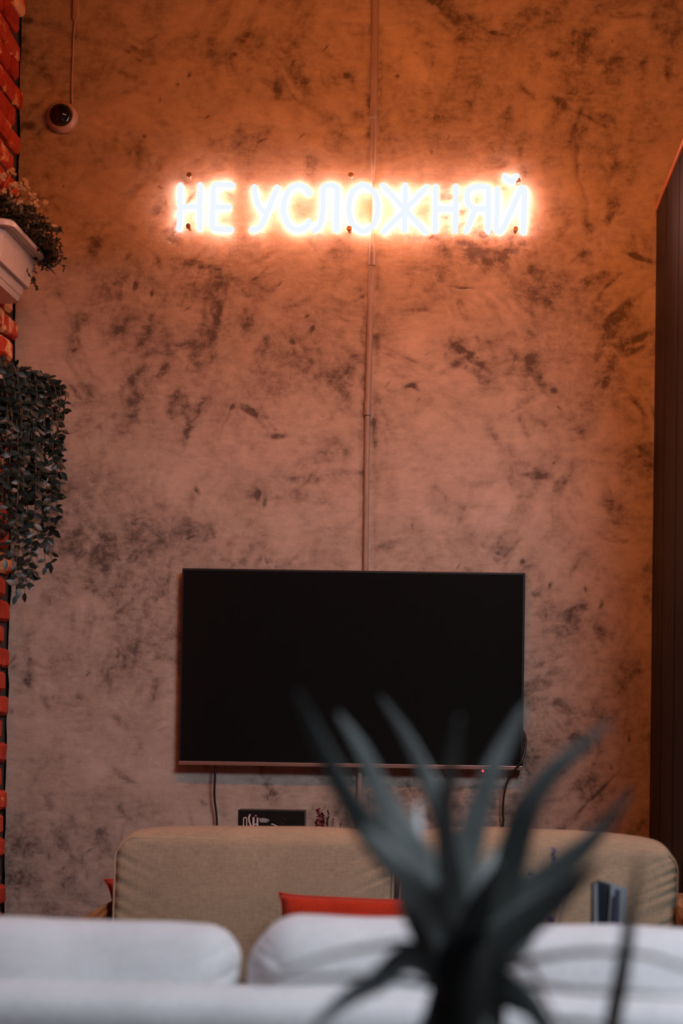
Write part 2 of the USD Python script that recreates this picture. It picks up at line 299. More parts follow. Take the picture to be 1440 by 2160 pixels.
for k in range(200):                               # small rubbed patches
    stroke(rng.uniform(XL, 0.95), rng.uniform(0.45, 3.55), rng.uniform(0.03, 0.11), rng.uniform(0.02, 0.05), rng.uniform(0, math.pi), -rng.uniform(0.04, 0.16), 700+k, 2.0, 0.9)
# smears seen in the photograph: x, y, length, width (pixels), angle (degrees, counter-clockwise), depth
SMEARS = [(1000, 762, 110, 60, -40, -.50), (1118, 775, 60, 70, 95, -.42), (975, 742, 70, 20, -38, -.3), (1030, 735, 60, 14, -52, -.3), (1275, 790, 90, 26, 65, -.3), (1290, 700, 120, 22, 60, -.35), (905, 850, 110, 26, -32, -.28), (870, 815, 40, 10, 35, -.4),
  (1245, 590, 110, 34, 15, -.22), (1255, 675, 60, 34, -35, -.4), (1130, 610, 130, 60, -45, -.26), (1230, 530, 40, 26, 35, -.3), (1350, 520, 60, 60, 90, -.32), (1350, 543, 50, 10, -20, -.5), (1110, 995, 60, 34, -20, -.25), (1140, 1005, 60, 18, -10, -.42), (1220, 915, 45, 24, 40, -.3), (1345, 900, 30, 90, 10, -.25),
  (1135, 890, 70, 20, -30, -.3), (905, 1060, 60, 24, -25, -.3), (880, 930, 120, 40, -30, -.16), (820, 1150, 90, 20, 20, -.3), (540, 1045, 26, 28, 90, -.5), (533, 870, 44, 14, -30, -.5), (582, 921, 40, 12, 5, -.55), (640, 1050, 120, 30, -12, -.32), (680, 960, 70, 36, 20, -.38), (700, 1000, 150, 20, 8, -.3), (600, 1010, 150, 12, 8, -.25),
  (570, 735, 100, 36, 60, -.38), (620, 760, 110, 30, -30, -.32), (735, 765, 60, 40, 50, -.45), (520, 690, 80, 50, 65, -.3), (405, 720, 70, 20, 20, -.3), (340, 780, 90, 22, 50, -.34), (280, 790, 60, 26, 40, -.3), (285, 830, 44, 10, -30, -.4), (265, 680, 60, 30, 45, -.3), (180, 680, 26, 50, 80, -.25), (410, 890, 110, 24, 66, -.36), (430, 850, 60, 20, 60, -.3), (395, 905, 60, 12, 74, -.38),
  (172, 828, 60, 46, 5, -.26), (175, 890, 80, 28, 78, -.34), (270, 890, 110, 40, 65, -.26), (137, 960, 70, 12, 85, -.35), (212, 965, 44, 12, 86, -.4), (160, 1190, 100, 70, 85, -.24), (210, 1170, 50, 40, 70, -.36), (150, 1165, 90, 16, -4, -.35), (240, 1250, 120, 60, 80, -.28), (245, 1395, 90, 76, 85, -.42), (60, 1410, 60, 20, 100, -.5), (85, 1405, 26, 10, -25, -.5), (30, 1400, 34, 20, 60, -.5), (95, 1480, 40, 14, -65, -.45),
  (300, 1300, 90, 44, 80, -.22), (180, 1490, 70, 30, -65, -.26), (285, 1370, 120, 20, 85, -.24), (25, 1500, 20, 60, 80, -.4), (120, 1590, 60, 36, 75, -.25), (225, 1660, 80, 26, 65, -.26), (190, 1675, 40, 26, 0, -.32), (260, 1640, 60, 12, -35, -.4), (100, 1690, 40, 14, -70, -.35), (145, 1740, 26, 26, 0, -.35), (220, 1760, 60, 40, 80, -.28), (40, 1790, 50, 70, 85, -.35), (30, 1850, 40, 80, 90, -.38), (150, 1850, 60, 40, 50, -.3), (190, 1905, 60, 14, -35, -.42), (140, 1795, 40, 8, -35, -.45),
  (1190, 1310, 90, 50, -30, -.32), (1270, 1340, 80, 22, -50, -.28), (1330, 1410, 70, 70, 85, -.36), (1320, 1440, 60, 16, 60, -.34), (1270, 1510, 46, 60, 70, -.40), (1245, 1660, 80, 50, -55, -.50), (1150, 1345, 40, 30, 30, -.3), (1310, 1690, 80, 12, 45, -.4), (1340, 1560, 40, 70, 80, -.24), (1145, 1420, 40, 40, 60, -.25), (1195, 1490, 60, 26, -25, -.28), (1120, 1600, 40, 40, 0, -.25), (1130, 1240, 80, 60, 90, -.22), (730, 1700, 60, 30, 60, -.25), (790, 1690, 40, 20, -60, -.3),
  (1130, 25, 70, 20, -15, -.42), (1330, 32, 110, 16, -2, -.5), (1410, 60, 70, 30, 40, -.4), (980, 85, 30, 44, 80, -.36), (920, 120, 90, 36, -42, -.3), (1320, 110, 80, 50, 60, -.32), (1290, 130, 50, 16, 10, -.36), (1165, 110, 44, 26, -10, -.3), (1370, 235, 90, 16, -62, -.3), (1180, 215, 40, 18, -30, -.4), (1230, 245, 60, 8, -22, -.4), (1070, 250, 30, 30, 80, -.3), (1105, 190, 50, 8, -42, -.4), (1000, 210, 60, 10, 70, -.25), (930, 290, 120, 30, -20, -.24), (1160, 320, 60, 100, 80, -.22),
  (620, 80, 80, 36, 55, -.26), (525, 75, 40, 16, 60, -.28), (640, 170, 120, 60, -60, -.24), (700, 165, 60, 40, -50, -.32), (560, 170, 50, 26, -30, -.28), (590, 205, 50, 14, -5, -.3), (410, 65, 120, 24, 35, -.18), (250, 290, 70, 60, 60, -.24), (280, 330, 60, 30, 80, -.26), (215, 150, 50, 40, 60, -.22), (300, 130, 14, 60, 85, -.3), (180, 60, 60, 50, 40, -.2), (560, 290, 70, 40, 20, -.22), (700, 250, 60, 26, -40, -.25), (380, 115, 30, 12, 20, -.22), (740, 50, 60, 8, -4, -.3), (840, 50, 60, 8, 3, -.4),
  (420, 560, 120, 22, -12, -.30), (480, 600, 140, 30, 10, -.26), (700, 545, 60, 20, 45, -.32), (560, 545, 40, 10, 35, -.4), (620, 640, 90, 20, 10, -.30), (910, 590, 60, 40, 30, -.24), (930, 520, 90, 16, -50, -.3), (1010, 545, 90, 30, -40, -.32), (1080, 530, 90, 30, 30, -.3), (1180, 440, 40, 60, 60, -.3), (1250, 420, 80, 40, -25, .16), (870, 650, 110, 30, 25, -.26), (200, 520, 60, 24, 60, -.40), (110, 610, 60, 30, 20, -.3), (230, 610, 80, 24, 40, -.24), (330, 550, 40, 14, -60, -.4),
  (500, 925, 100, 90, 70, .26), (1065, 640, 190, 80, -45, .30), (840, 760, 120, 90, 20, .24), (620, 1690, 110, 44, 25, .26), (1080, 1090, 120, 60, 0, .2), (880, 1080, 100, 40, -25, .22), (690, 870, 120, 60, -25, .18), (180, 780, 120, 60, 0, .2), (360, 660, 130, 50, -5, .16), (1110, 930, 130, 26, 4, .2), (1240, 1080, 60, 110, 10, .16), (920, 870, 70, 60, 40, .16), (330, 1000, 70, 120, 90, .16), (90, 1320, 60, 110, 90, .2), (130, 1560, 110, 80, 80, .18), (1210, 1430, 90, 90, 60, .2), (1220, 1620, 60, 60, 0, .18), (1300, 1590, 50, 60, 0, .14), (850, 130, 60, 150, 88, .22), (270, 230, 130, 60, 35, .16), (700, 300, 110, 40, 0, .14), (440, 1720, 120, 60, 0, .12), (200, 1280, 60, 80, 80, .2), (370, 1180, 80, 60, 30, .14),
  (20, 900, 20, 500, 0, .10), (778, 690, 40, 20, 90, -.2)]
PXM = D/FPX
for k, (x, y, L, W, a, v) in enumerate(SMEARS):
    X, Z = mpx(x, y); stroke(X, Z, L*PXM*1.15, W*PXM*1.15, math.radians(a), v*0.92 if v < 0 else v, 2000+7*k, 2.4, 0.85)
for (x, y0, y1) in ((779, 0, 360), (800, 60, 340), (768, 560, 1190), (795, 560, 1190)):      # filler rubbed along both sides of the pipe
    for y in np.arange(y0, y1, 26):
        X, Z = mpx(x-0.0159*(y-200 if y < 400 else y-700)+rng.uniform(-3, 3), y)
        stroke(X, Z, 0.06, rng.uniform(0.012, 0.028), 1.57+rng.uniform(-.15, .15), -rng.uniform(0.14, 0.32), int(9000+y+x), 2.0, 0.6)
for k in range(120):                               # nicks and trowel scratches
    a = rng.uniform(0, math.pi); L = rng.uniform(0.008, 0.035)
    stroke(rng.uniform(XL, 0.62), rng.uniform(0.5, 3.5), L, rng.uniform(0.004, 0.008), a, -rng.uniform(0.25, 0.65), 5000+k, 2.0, 0.15)
for (x, y, L, W, a) in [(285, 604, 15, 7, 85), (320, 618, 12, 5, 85), (400, 160, 9, 6, 70), (374, 178, 7, 6, 0), (495, 114, 8, 6, 0), (303, 288, 6, 6, 0), (730, 159, 9, 8, 0), (839, 160, 7, 6, -30), (618, 722, 10, 6, -40), (658, 692, 10, 6, 70), (866, 812, 22, 6, 20), (876, 818, 16, 6, -40), (1168, 825, 9, 9, 0), (1278, 810, 22, 9, 65), (1040, 68, 10, 6, -10), (60, 265, 22, 12, 0), (62, 45, 8, 16, 85), (545, 1045, 18, 9, 80), (557, 1057, 16, 6, 85), (1102, 1186, 8, 8, 30), (1130, 1005, 30, 8, -5), (418, 1037, 14, 6, -60), (490, 855, 14, 6, 60), (525, 865, 20, 9, -30), (585, 922, 18, 9, 0), (1235, 1240, 5, 12, 10), (1267, 1275, 14, 5, 78), (1159, 1235, 12, 5, 70), (1355, 545, 36, 7, -17), (978, 607, 50, 3, -4), (1260, 1672, 60, 5, 45)]:
    X, Z = mpx(x, y); stroke(X, Z, L*PXM*1.4, W*PXM*1.4, math.radians(a), -0.75, 12000+x, 2.0, 0.1)
S = np.clip(S, -0.05, 1.05)
nx, nz = XX.shape
relief = 0.0016*(S-0.5)+0.0012*(meshkit.fbm(np.stack([XX*7, ZZ*7, XX*0], -1), 3, 5)-0.5)
ragged = (0.010*(meshkit.fbm(np.stack([ZZ[0]*9, ZZ[0]*0, ZZ[0]*0], -1), 3, 8)-0.5))
XV = XX.copy(); XV[0] += ragged
V = np.stack([XV, D-relief, ZZ], -1).reshape(-1, 3)
ii, jj = np.meshgrid(np.arange(nx-1), np.arange(nz-1), indexing='ij'); a_ = (ii*nz+jj).ravel(); b_ = ((ii+1)*nz+jj).ravel()
F = np.vstack([np.stack([a_, b_, b_+1], 1), np.stack([a_, b_+1, a_+1], 1)])
def quad(x0, x1, z0, z1):
    global V, F
    n = len(V); V = np.vstack([V, [(x0, D, z0), (x1, D, z0), (x1, D, z1), (x0, D, z1)]]); F = np.vstack([F, [(n, n+1, n+2), (n, n+2, n+3)]])
quad(XL, GX[-1], 0, GZ[0]); quad(XL, GX[-1], GZ[-1], ZC); quad(GX[-1], 3.0, 0, ZC)
n = len(V); V = np.vstack([V, [(XL-0.3, D+0.12, 0), (3.0, D+0.12, 0), (3.0, D+0.12, ZC), (XL-0.3, D+0.12, ZC)]]); F = np.vstack([F, [(n, n+2, n+1), (n, n+3, n+2)]])
g = usdkit.mesh(stage, '/World/wall_back', (V, F), PLASTER, smooth=True)
att = np.concatenate([S.ravel(), np.full(len(V)-S.size, 0.56)]).astype(np.float32)
UsdGeom.PrimvarsAPI(g).CreatePrimvar('smear', Sdf.ValueTypeNames.FloatArray, 'vertex').Set(Vt.FloatArray.FromNumpy(att))
tag(g.GetPrim(), 'trowelled concrete-look plaster wall behind the neon sign and the television', kind='structure')
obj('floor', box(-2.2, 3.0, -1.2, D+0.12, -0.1, 0), FLOORM, None, False, 'dark concrete floor', 'structure')
obj('ceiling', box(-2.2, 3.0, 2.2, D+0.12, ZC, ZC+0.1), CEILM, None, False, 'dark painted ceiling', 'structure')

obj('ceiling_beam', box(-2.2, 3.0, 2.85, 3.05, 3.14, ZC+.01, .01, 1), CEILM, None, False, 'dark ceiling beam above the sofas', 'structure')

# ---- brick wall on the left: every brick near the corner is a part
wl = thing('wall_left', 'red brick wall with deep dark joints on the left', kind='structure')
obj('mortar', box(XL-0.25, XL-0.015, 2.0, D+0.02, 0, ZC), MORTAR, wl, False)
brng = random.Random(11); far = []
for c in range(48):
    z = 0.004+c*0.0752; y = D-0.004-(0.0 if c % 2 else 0.055)
    first = True
    while y > 2.3:
        L = brng.choice([0.112, 0.118, 0.125, 0.19, 0.235]) if not first else brng.choice([0.06, 0.10, 0.118, 0.15]); first = False
        pr = brng.uniform(-0.004, 0.010)
        m = box(XL-0.06, XL+pr, y-L, y, z, z+0.0625, 0.0095, 1)
        v = m.vertices.copy(); ps = v*38+c
        v += (np.stack([meshkit.noise(ps, 1), meshkit.noise(ps, 2), meshkit.noise(ps, 3)], -1)-0.5)*[0.006, 0.012, 0.010]
        v[:, 1] = np.minimum(v[:, 1], D-0.001); m = trimesh.Trimesh(v, m.faces, process=False)
        if y > 4.44: obj('brick', m, BRICK, wl, False)
        else: far.append(m)
        y -= L+0.0115
obj('bricks', far, BRICK, wl, False, kind='stuff')

# ---- wood-clad partition on the right
wr = thing('wall_right', 'dark stained wooden partition of vertical boards on the right', kind='structure')
ZP = 2.789
obj('core', box(XP+0.022, XP+0.20, 4.2, D-0.004, 0.0, ZP-0.005), DARKWOOD, wr, False)
y, k = D-0.004, 0
while y > 4.30:
    w = [0.142, 0.118, 0.150, 0.132][k % 4]
    obj('board', box(XP+(0.0 if k % 2 else 0.0012), XP+0.021, y-w, y-0.0008, 0.0, ZP-0.012, 0.0012, 1), DARKWOOD, wr, False); y -= w; k += 1
for k in range(2): obj('board', box(XP+0.022+k*0.09, XP+0.110+k*0.09, 4.178, 4.199, 0, ZP-0.012, 0.002, 1), DARKWOOD, wr, False)
obj('cap', box(XP-0.004, XP+0.206, 4.17, D-0.004, ZP-0.011, ZP+0.007, 0.005, 2), plain('reddish_wood_cap', (0.72, 0.26, 0.10), 0.4), wr, False, 'reddish wooden capping strip')

# ================================================================== on the plaster wall
# ---- cable pipe
cpipe = thing('cable_conduit', 'plaster-coloured round cable conduit running down the wall behind the neon sign and the television', 'conduit', (at(775, 860, D)[0], D, 0.6))
def pipe(pts, r, off):
    P = catmull([at(x, y, D-o) for (x, y), o in zip(pts, np.broadcast_to(off, len(pts)))], 6); return sweep(P, r, seg=14)
obj('pipe', pipe([(792, -160), (792, -60), (791, 60), (789, 150), (788, 228)], 0.0115, 0.0085), PIPE, cpipe, 60)
obj('pipe', pipe([(788, 244), (788, 300), (787, 345), (786, 372), (785, 400), (785, 440), (784, 490), (784, 520), (784, 545)], np.interp(np.arange(49), [0, 12, 20, 34, 42, 48], [.0092, .0092, .0036, .0036, .0092, .0092]), np.array([.008, .008, .006, .0022, .0022, .0022, .0022, .006, .008])), PIPE, cpipe, 60)
obj('pipe', pipe([(784, 545), (781, 660), (778, 760), (775, 866)], 0.0096, 0.008), PIPE, cpipe, 60)
obj('pipe', pipe([(775, 866), (773, 1000), (771, 1190), (768, 1400), (759, 1620), (757, 1760)], 0.0086, 0.008), PIPE, cpipe, 60)
for x, y, r in ((788, 236, 0.0122), (784, 546, 0.0112), (775, 862, 0.0112)):
    obj('coupler', pipe([(x+.2, y-14), (x, y), (x-.2, y+14)], r, 0.009), PIPE, cpipe, 60)

# ---- dome camera with its wire
c0 = at(133, 250, D)
dc = thing('dome_camera', 'small round white dome camera with a smoked black dome high in the left corner', 'security camera', c0)
obj('housing', lathe([(0.0, 0.0), (0.049, 0.0), (0.0515, 0.006), (0.0505, 0.016), (0.046, 0.026), (0.040, 0.031), (0.036, 0.030), (0.0, 0.026)], c0-[0, 0.002, 0], '-y', 48), WARMP, dc, 40)
prof = [(0.0375*math.cos(t), 0.026+0.0375*math.sin(t)*0.9) for t in np.linspace(0, math.pi/2, 12)]
obj('dome', lathe(prof, c0-[0, 0.002, 0], '-y', 40), DOMEM, dc, 60, 'smoked dark dome')
wire = thing('camera_wire', 'thin wire dropping from a flat cable cover to the dome camera', 'wire', at(152, 210, D))
obj('wire', sweep(catmull([at(152, 222, D-.006), at(152, 170, D-.006), at(154, 110, D-.006), at(156, 66, D-.006), at(159, 40, D-.007)], 6), 0.0030, seg=8), WARMP, wire, 60)
p, q = at(154, 44, D-.004), at(168, -60, D-.004)
obj('cable_cover', box(p[0], q[0], D-0.016, D+0.0, p[2], q[2], 0.003, 2), WARMP, wire, 40)

# ---- neon sign НЕ УСЛОЖНЯЙ
ns = thing('neon_sign', 'white glowing neon lettering НЕ УСЛОЖНЯЙ on a clear board with an orange halo', 'neon sign', at(740, 440, D-0.024))
A_ = lambda pts: [(330+x/3.349, 320+y/3.349) for x, y in pts]
B_ = lambda pts: [(720+x/3.349, 320+y/3.349) for x, y in pts]
el = [(153+102*math.cos(t), 398-161*math.sin(t)) for t in np.linspace(0, 2*math.pi, 20, endpoint=False)]
LETTERS = [
 ('Н', A_, [[(167, 235), (160, 552)], [(308, 232), (303, 548)], [(167, 390), (305, 388)]]),
 ('Е', A_, [[(538, 238), (470, 233), (425, 232), (404, 242), (400, 270), (397, 390), (393, 515), (400, 540), (425, 547), (470, 548), (530, 548)], [(400, 390), (518, 392)]]),
 ('У', A_, [[(690, 248), (698, 312), (716, 372), (742, 410), (775, 430)], [(853, 252), (800, 380), (765, 468), (738, 522), (705, 546), (668, 552)]]),
 ('С', A_, [[(1082, 298), (1056, 256), (1008, 238), (960, 248), (918, 300), (894, 390), (906, 466), (940, 526), (985, 550), (1042, 538), (1083, 494)]]),
 ('Л', A_, [[(1115, 558), (1150, 525), (1168, 470), (1176, 380), (1177, 268), (1184, 246), (1205, 239), (1250, 240), (1270, 248), (1275, 270), (1272, 400), (1270, 560)]]),
 ('О', B_, [el]),
 ('Ж', B_, [[(290, 237), (445, 398), (600, 572)], [(607, 247), (445, 398), (295, 568)], [(450, 236), (444, 558)]]),
 ('Н', B_, [[(666, 244), (660, 562)], [(808, 242), (803, 562)], [(665, 403), (806, 403)]]),
 ('Я', B_, [[(1036, 568), (1036, 420), (1038, 275), (1032, 252), (1012, 246), (940, 248), (900, 268), (885, 318), (897, 370), (932, 398), (975, 403), (1034, 402)], [(944, 403), (880, 563)]]),
 ('Й', B_, [[(1100, 262), (1098, 400), (1095, 535), (1104, 562), (1126, 560), (1150, 520), (1258, 285), (1272, 256), (1288, 260), (1292, 290), (1287, 430), (1283, 575)], [(1150, 168), (1172, 196), (1198, 207), (1222, 196), (1238, 170)]]),
]
def rounded_tube(P, r, closed=False):
    P = np.asarray(P)
    if closed: return sweep(P, r, seg=12, closed=True)
    m = sweep(P, r, seg=12)
    e = [trimesh.creation.icosphere(2, r) for _ in (0, 1)]; e[0].apply_translation(P[0]); e[1].apply_translation(P[-1])
    return trimesh.util.concatenate([m]+e)
for ch, fr, strokes in LETTERS:
    front, mid, back = [], [], []
    for st in strokes:
        closed = ch == 'О'; px = fr(st)
        def line(off):
            P = np.array([at(x, y, D-off) for x, y in px])
            return catmull(P, 5, closed) if len(P) > 2 and ch != 'Ж' else np.array([P[0]+(P[-1]-P[0])*t for t in np.linspace(0, 1, 8)])
        front.append(rounded_tube(line(0.0409), 0.0086, closed)); mid.append(rounded_tube(line(0.0235), 0.0032, closed)); back.append(rounded_tube(line(0.0085), 0.0022, closed))
    L = obj('letter', front, TUBEM, ns, 60, 'glowing white tube letter '+ch)
    obj('glow_strip', mid, GLOWM, L, 60, 'orange light strip behind the letter'); obj('back_strip', back, BACKM, L, 60)
p, q = at(366, 364, D-.024), at(1115, 499, D-.024)
obj('backing_board', box(p[0], q[0], D-0.0322, D-0.0282, q[2], p[2], 0.001, 1), ACRYLIC, ns, False, 'clear acrylic board')
for x, y in ((400.8, 373), (399, 480), (740.6, 373), (737, 485), (1086.7, 486), (1091.5, 384)):
    c = at(x, y, D-.02); c[1] = D
    obj('standoff', lathe([(0.0, 0.0), (0.0055, 0.0), (0.0055, 0.033), (0.0088, 0.0332), (0.0088, 0.0385), (0.0075, 0.0405), (0.0, 0.041)], c, '-y', 20), STEEL, ns, 40)

# ---- television
YT = D-0.037
pts = [at(381, 1198, YT), at(1107, 1208, YT), at(379, 1614, YT), at(1103, 1622, YT)]
x0, x1 = (pts[0][0]+pts[2][0])/2, (pts[1][0]+pts[3][0])/2; z1, z0 = (pts[0][2]+pts[1][2])/2, (pts[2][2]+pts[3][2])/2
tv = thing('television', 'wide flat black television switched off on the wall under the neon sign', 'television', ((x0+x1)/2, D, z0))
obj('casing', box(x0, x1, YT+0.002, YT+0.017, z0, z1, 0.003, 2), BLACKP, tv, 40)
obj('screen', box(x0+0.007, x1-0.007, YT, YT+0.004, z0+0.0135, z1-0.007), SCREENM, tv, False)
obj('bottom_trim', box(x0+0.001, x1-0.001, YT-0.0035, YT+0.012, z0-0.0015, z0+0.0115, 0.002, 2), COPPER, tv, 40, 'rose-coloured metal strip under the screen')
for xb in (-.2, .2): obj('wall_bracket', box((x0+x1)/2+xb-.03, (x0+x1)/2+xb+.03, D-0.0205, D-0.001, z0+.12, z1-.16, 0.004, 1), BLACKP, tv, False)
c = at(1018, 1628, YT+.006); s_ = trimesh.creation.icosphere(2, 0.0034); s_.apply_translation([c[0], YT+.001, z0-0.0058])
obj('standby_light', s_, LEDM, tv, 60, 'tiny red standby light')
obj('sensor_bump', box(c[0]-.018, c[0]+.018, YT+.002, YT+.02, z0-0.006, z0+.0005, 0.002, 1), BLACKP, tv, False)
def cable(name, px, label, offs):
    P = catmull([at(x, y, D-o) for (x, y), o in zip(px, offs)], 8)
    m = sweep(P, 0.0034, seg=8); p = obj(name, m, BLACKP, None, 60); tag(p, label, 'cable'); return p
cable('power_cable', [(455, 1590), (453, 1640), (452, 1680), (456, 1715), (458, 1750), (459, 1800), (470, 1890)], 'black cable hanging from the left end of the television', [.03, .03, .025, .02, .02, .02, .05])
cable('power_cable', [(1095, 1535), (1106, 1548), (1109, 1565), (1105, 1590), (1098, 1608), (1087, 1622), (1071, 1645), (1063, 1675), (1060, 1710), (1061, 1735), (1055, 1755), (1040, 1790), (1030, 1880)], 'black cable looping round the right corner of the television and hanging down', [.011, .013, .022, .036, .047, .048, .042, .034, .026, .02, .02, .02, .05])

# ================================================================== plants on the brick wall
def planter(y0, y1, zr, h, label, depth=0.150, back=0.02):
    """window-box: tapering trough with rolled rim, two ridges and rounded ends"""
    xw = XL+back
    t = thing('wall_planter', label, 'planter', (xw, (y0+y1)/2, zr-h))
    def ring(x1, ya, yb, z, r, n=6):
        P = [(xw, yb, z), (xw, ya, z)]
        for k in range(n+1):
            a = math.pi/2*k/n; P.append((x1-r+r*math.sin(a), ya+r-r*math.cos(a), z))
        for k in range(n+1):
            a = math.pi/2*k/n; P.append((x1-r+r*math.cos(a), yb-r+r*math.sin(a), z))
        return P
    def loft(rings, cap0=True, cap1=True):
        k = len(rings[0]); VV = np.array([p for r in rings for p in r]); FF = []
        for i in range(len(rings)-1):
            for j in range(k):
                l = (j+1) % k; a, b = i*k, (i+1)*k; FF += [(a+j, a+l, b+l), (a+j, b+l, b+j)]
        for on, i in ((cap0, 0), (cap1, len(rings)-1)):
            if on:
                VV = np.vstack([VV, np.mean(rings[i], 0)]); c = len(VV)-1
                for j in range(k): FF.append((c, i*k+(j+1) % k, i*k+j))
        m = trimesh.Trimesh(VV, FF, process=False); m.fix_normals(); return m
    R = []
    for f, o in ((0, -.064), (.10, -.058), (.112, -.0595), (.122, -.0565), (.55, -.032), (.562, -.0335), (.572, -.0305), (.88, -.012), (.88, -.016), (.30, -.036)):
        R.append(ring(xw+depth-.012+o, y0-o*.45+.008, y1+o*.45-.008, zr-h+f*h, 0.035))
    obj('trough', loft(R), PLANTER, t, 30)
    R = [ring(xw+depth-.010, y0+.006, y1-.006, zr-.020, .036), ring(xw+depth, y0, y1, zr-.018, .038), ring(xw+depth+.001, y0-.001, y1+.001, zr-.006, .039), ring(xw+depth-.004, y0+.004, y1-.004, zr, .036), ring(xw+depth-.016, y0+.014, y1-.014, zr-.003, .03), ring(xw+depth-.018, y0+.016, y1-.016, zr-.022, .03)]
    obj('rim', loft(R), PLANTER, t, 40, 'rolled rim')
    obj('soil', loft([ring(xw+depth-.08, y0+.05, y1-.05, zr-.06, .02), ring(xw+depth-.022, y0+.025, y1-.025, zr-.016, .025)]), SOIL, t, False)
    for yy in (y0+.07, y1-.07): obj('bracket', box(XL-.004, xw+.006, yy-.012, yy+.012, zr-.08, zr-.02, .002, 1), WHITEP, t, False)
    return t
ZR1 = at(78, 540, 4.86)[2]; ZR2 = at(38, 838, 4.86)[2]
planter(4.47, 4.885, ZR1, 0.150, 'white trough planter on the brick wall holding a flowering bush')
planter(4.42, 4.870, ZR2, 0.150, 'white trough planter on the brick wall hidden under trailing ivy', depth=.118)

def twigs_and_leaves(rnd, n, sample, mat, matst, parent, size):
    lv = []
    for k in range(n):
        b, d = sample(k); L = rnd.uniform(*size); d = np.asarray(d, float); d /= np.linalg.norm(d)
        lv.append(leaf_mesh(b, b+d*L, L*rnd.uniform(.35, .55), np.array([rnd.gauss(0, 1) for _ in range(3)])+[0, -.3, .7], .2, .1))
    return lv
# ---- flowering bush in the upper planter
rn = random.Random(5)
fb = thing('flowering_bush', 'bushy dark heather with pale flower heads in the upper planter', 'plant', (-1.31, 4.7, ZR1))
cen = np.array([-1.335, 4.66, ZR1-0.01]); twigs = []; ends = []
for k in range(520):
    t_ = rn.uniform(0, 1)
    b = np.array([rn.uniform(-1.40, -1.30), rn.uniform(4.50, 4.86), ZR1-.015])
    far_end = max(0, (b[1]-4.66)/.2)
    L = rn.uniform(.05, .125)
    d = np.array([rn.gauss(.35, .45)+.35*far_end, rn.gauss(0, .35)+.15*far_end, abs(rn.gauss(.9, .3))-.75*far_end*rn.random()]); d /= np.linalg.norm(d)
    d[0] = max(d[0], -.15)
    mid = b+d*L*.55+[0, 0, .01]; e = b+d*L+np.array([.02, 0, -.03*rn.random()-.02*far_end])
    e[0] = min(e[0], -1.195+.03*rn.random()); e[1] = min(e[1], 5.05); mid[1] = min(mid[1], 5.05); e[0] = max(e[0], XL+.03); mid[0] = max(mid[0], XL+.03)
    P = catmull([b, mid, e], 4); twigs.append(sweep(P, np.linspace(.0016, .0007, len(P)), seg=5)); ends.append((P, d))
obj('twig', twigs, STEMM, fb, 60, kind='stuff')
lv = []
for P, d in ends:
    for j in range(26):
        t_ = rn.uniform(.15, 1.0)**.7; i = min(int(t_*(len(P)-1)), len(P)-2); b = P[i]+(P[i+1]-P[i])*rn.random()
        dd = d*.6+np.array([rn.gauss(0, .7), rn.gauss(0, .7), rn.gauss(.1, .6)]); L = rn.uniform(.009, .019)
        e = b+dd/np.linalg.norm(dd)*L; e[0] = max(e[0], XL+.015); lv.append(leaf_mesh(b, e, L*.5, (rn.gauss(0, 1), rn.gauss(-.3, 1), rn.gauss(.5, 1)), .2, .1))
obj('foliage', lv, HEATHER, fb, False, kind='stuff')
for (x, y) in [(26, 362), (53, 382), (56, 394), (30, 391), (44, 396), (69, 414), (74, 430), (64, 454), (37, 442), (19, 417), (41, 429), (25, 435), (8, 372), (97, 428), (8, 408), (116, 478)]:
    c = at(x, y, 4.60+.0021*x); fl = []
    for j in range(16):
        o = np.array([rn.gauss(0, .0048), rn.gauss(0, .005), rn.gauss(0, .0048)])*(.5 if x > 90 else 1)
        for a in range(4):
            th = a*math.pi/2+rn.random(); dd = np.array([math.cos(th), -.5, math.sin(th)]); fl.append(leaf_mesh(c+o, c+o+dd*.0052, .0042, (0, -1, .2), .1, .2))
    fl.append(sweep(np.array([c, c+[-.02, .01, -.03], c+[-.04, .015, -.07]]), .0008, seg=4))
    obj('flower_head', fl, PETAL, fb, False)

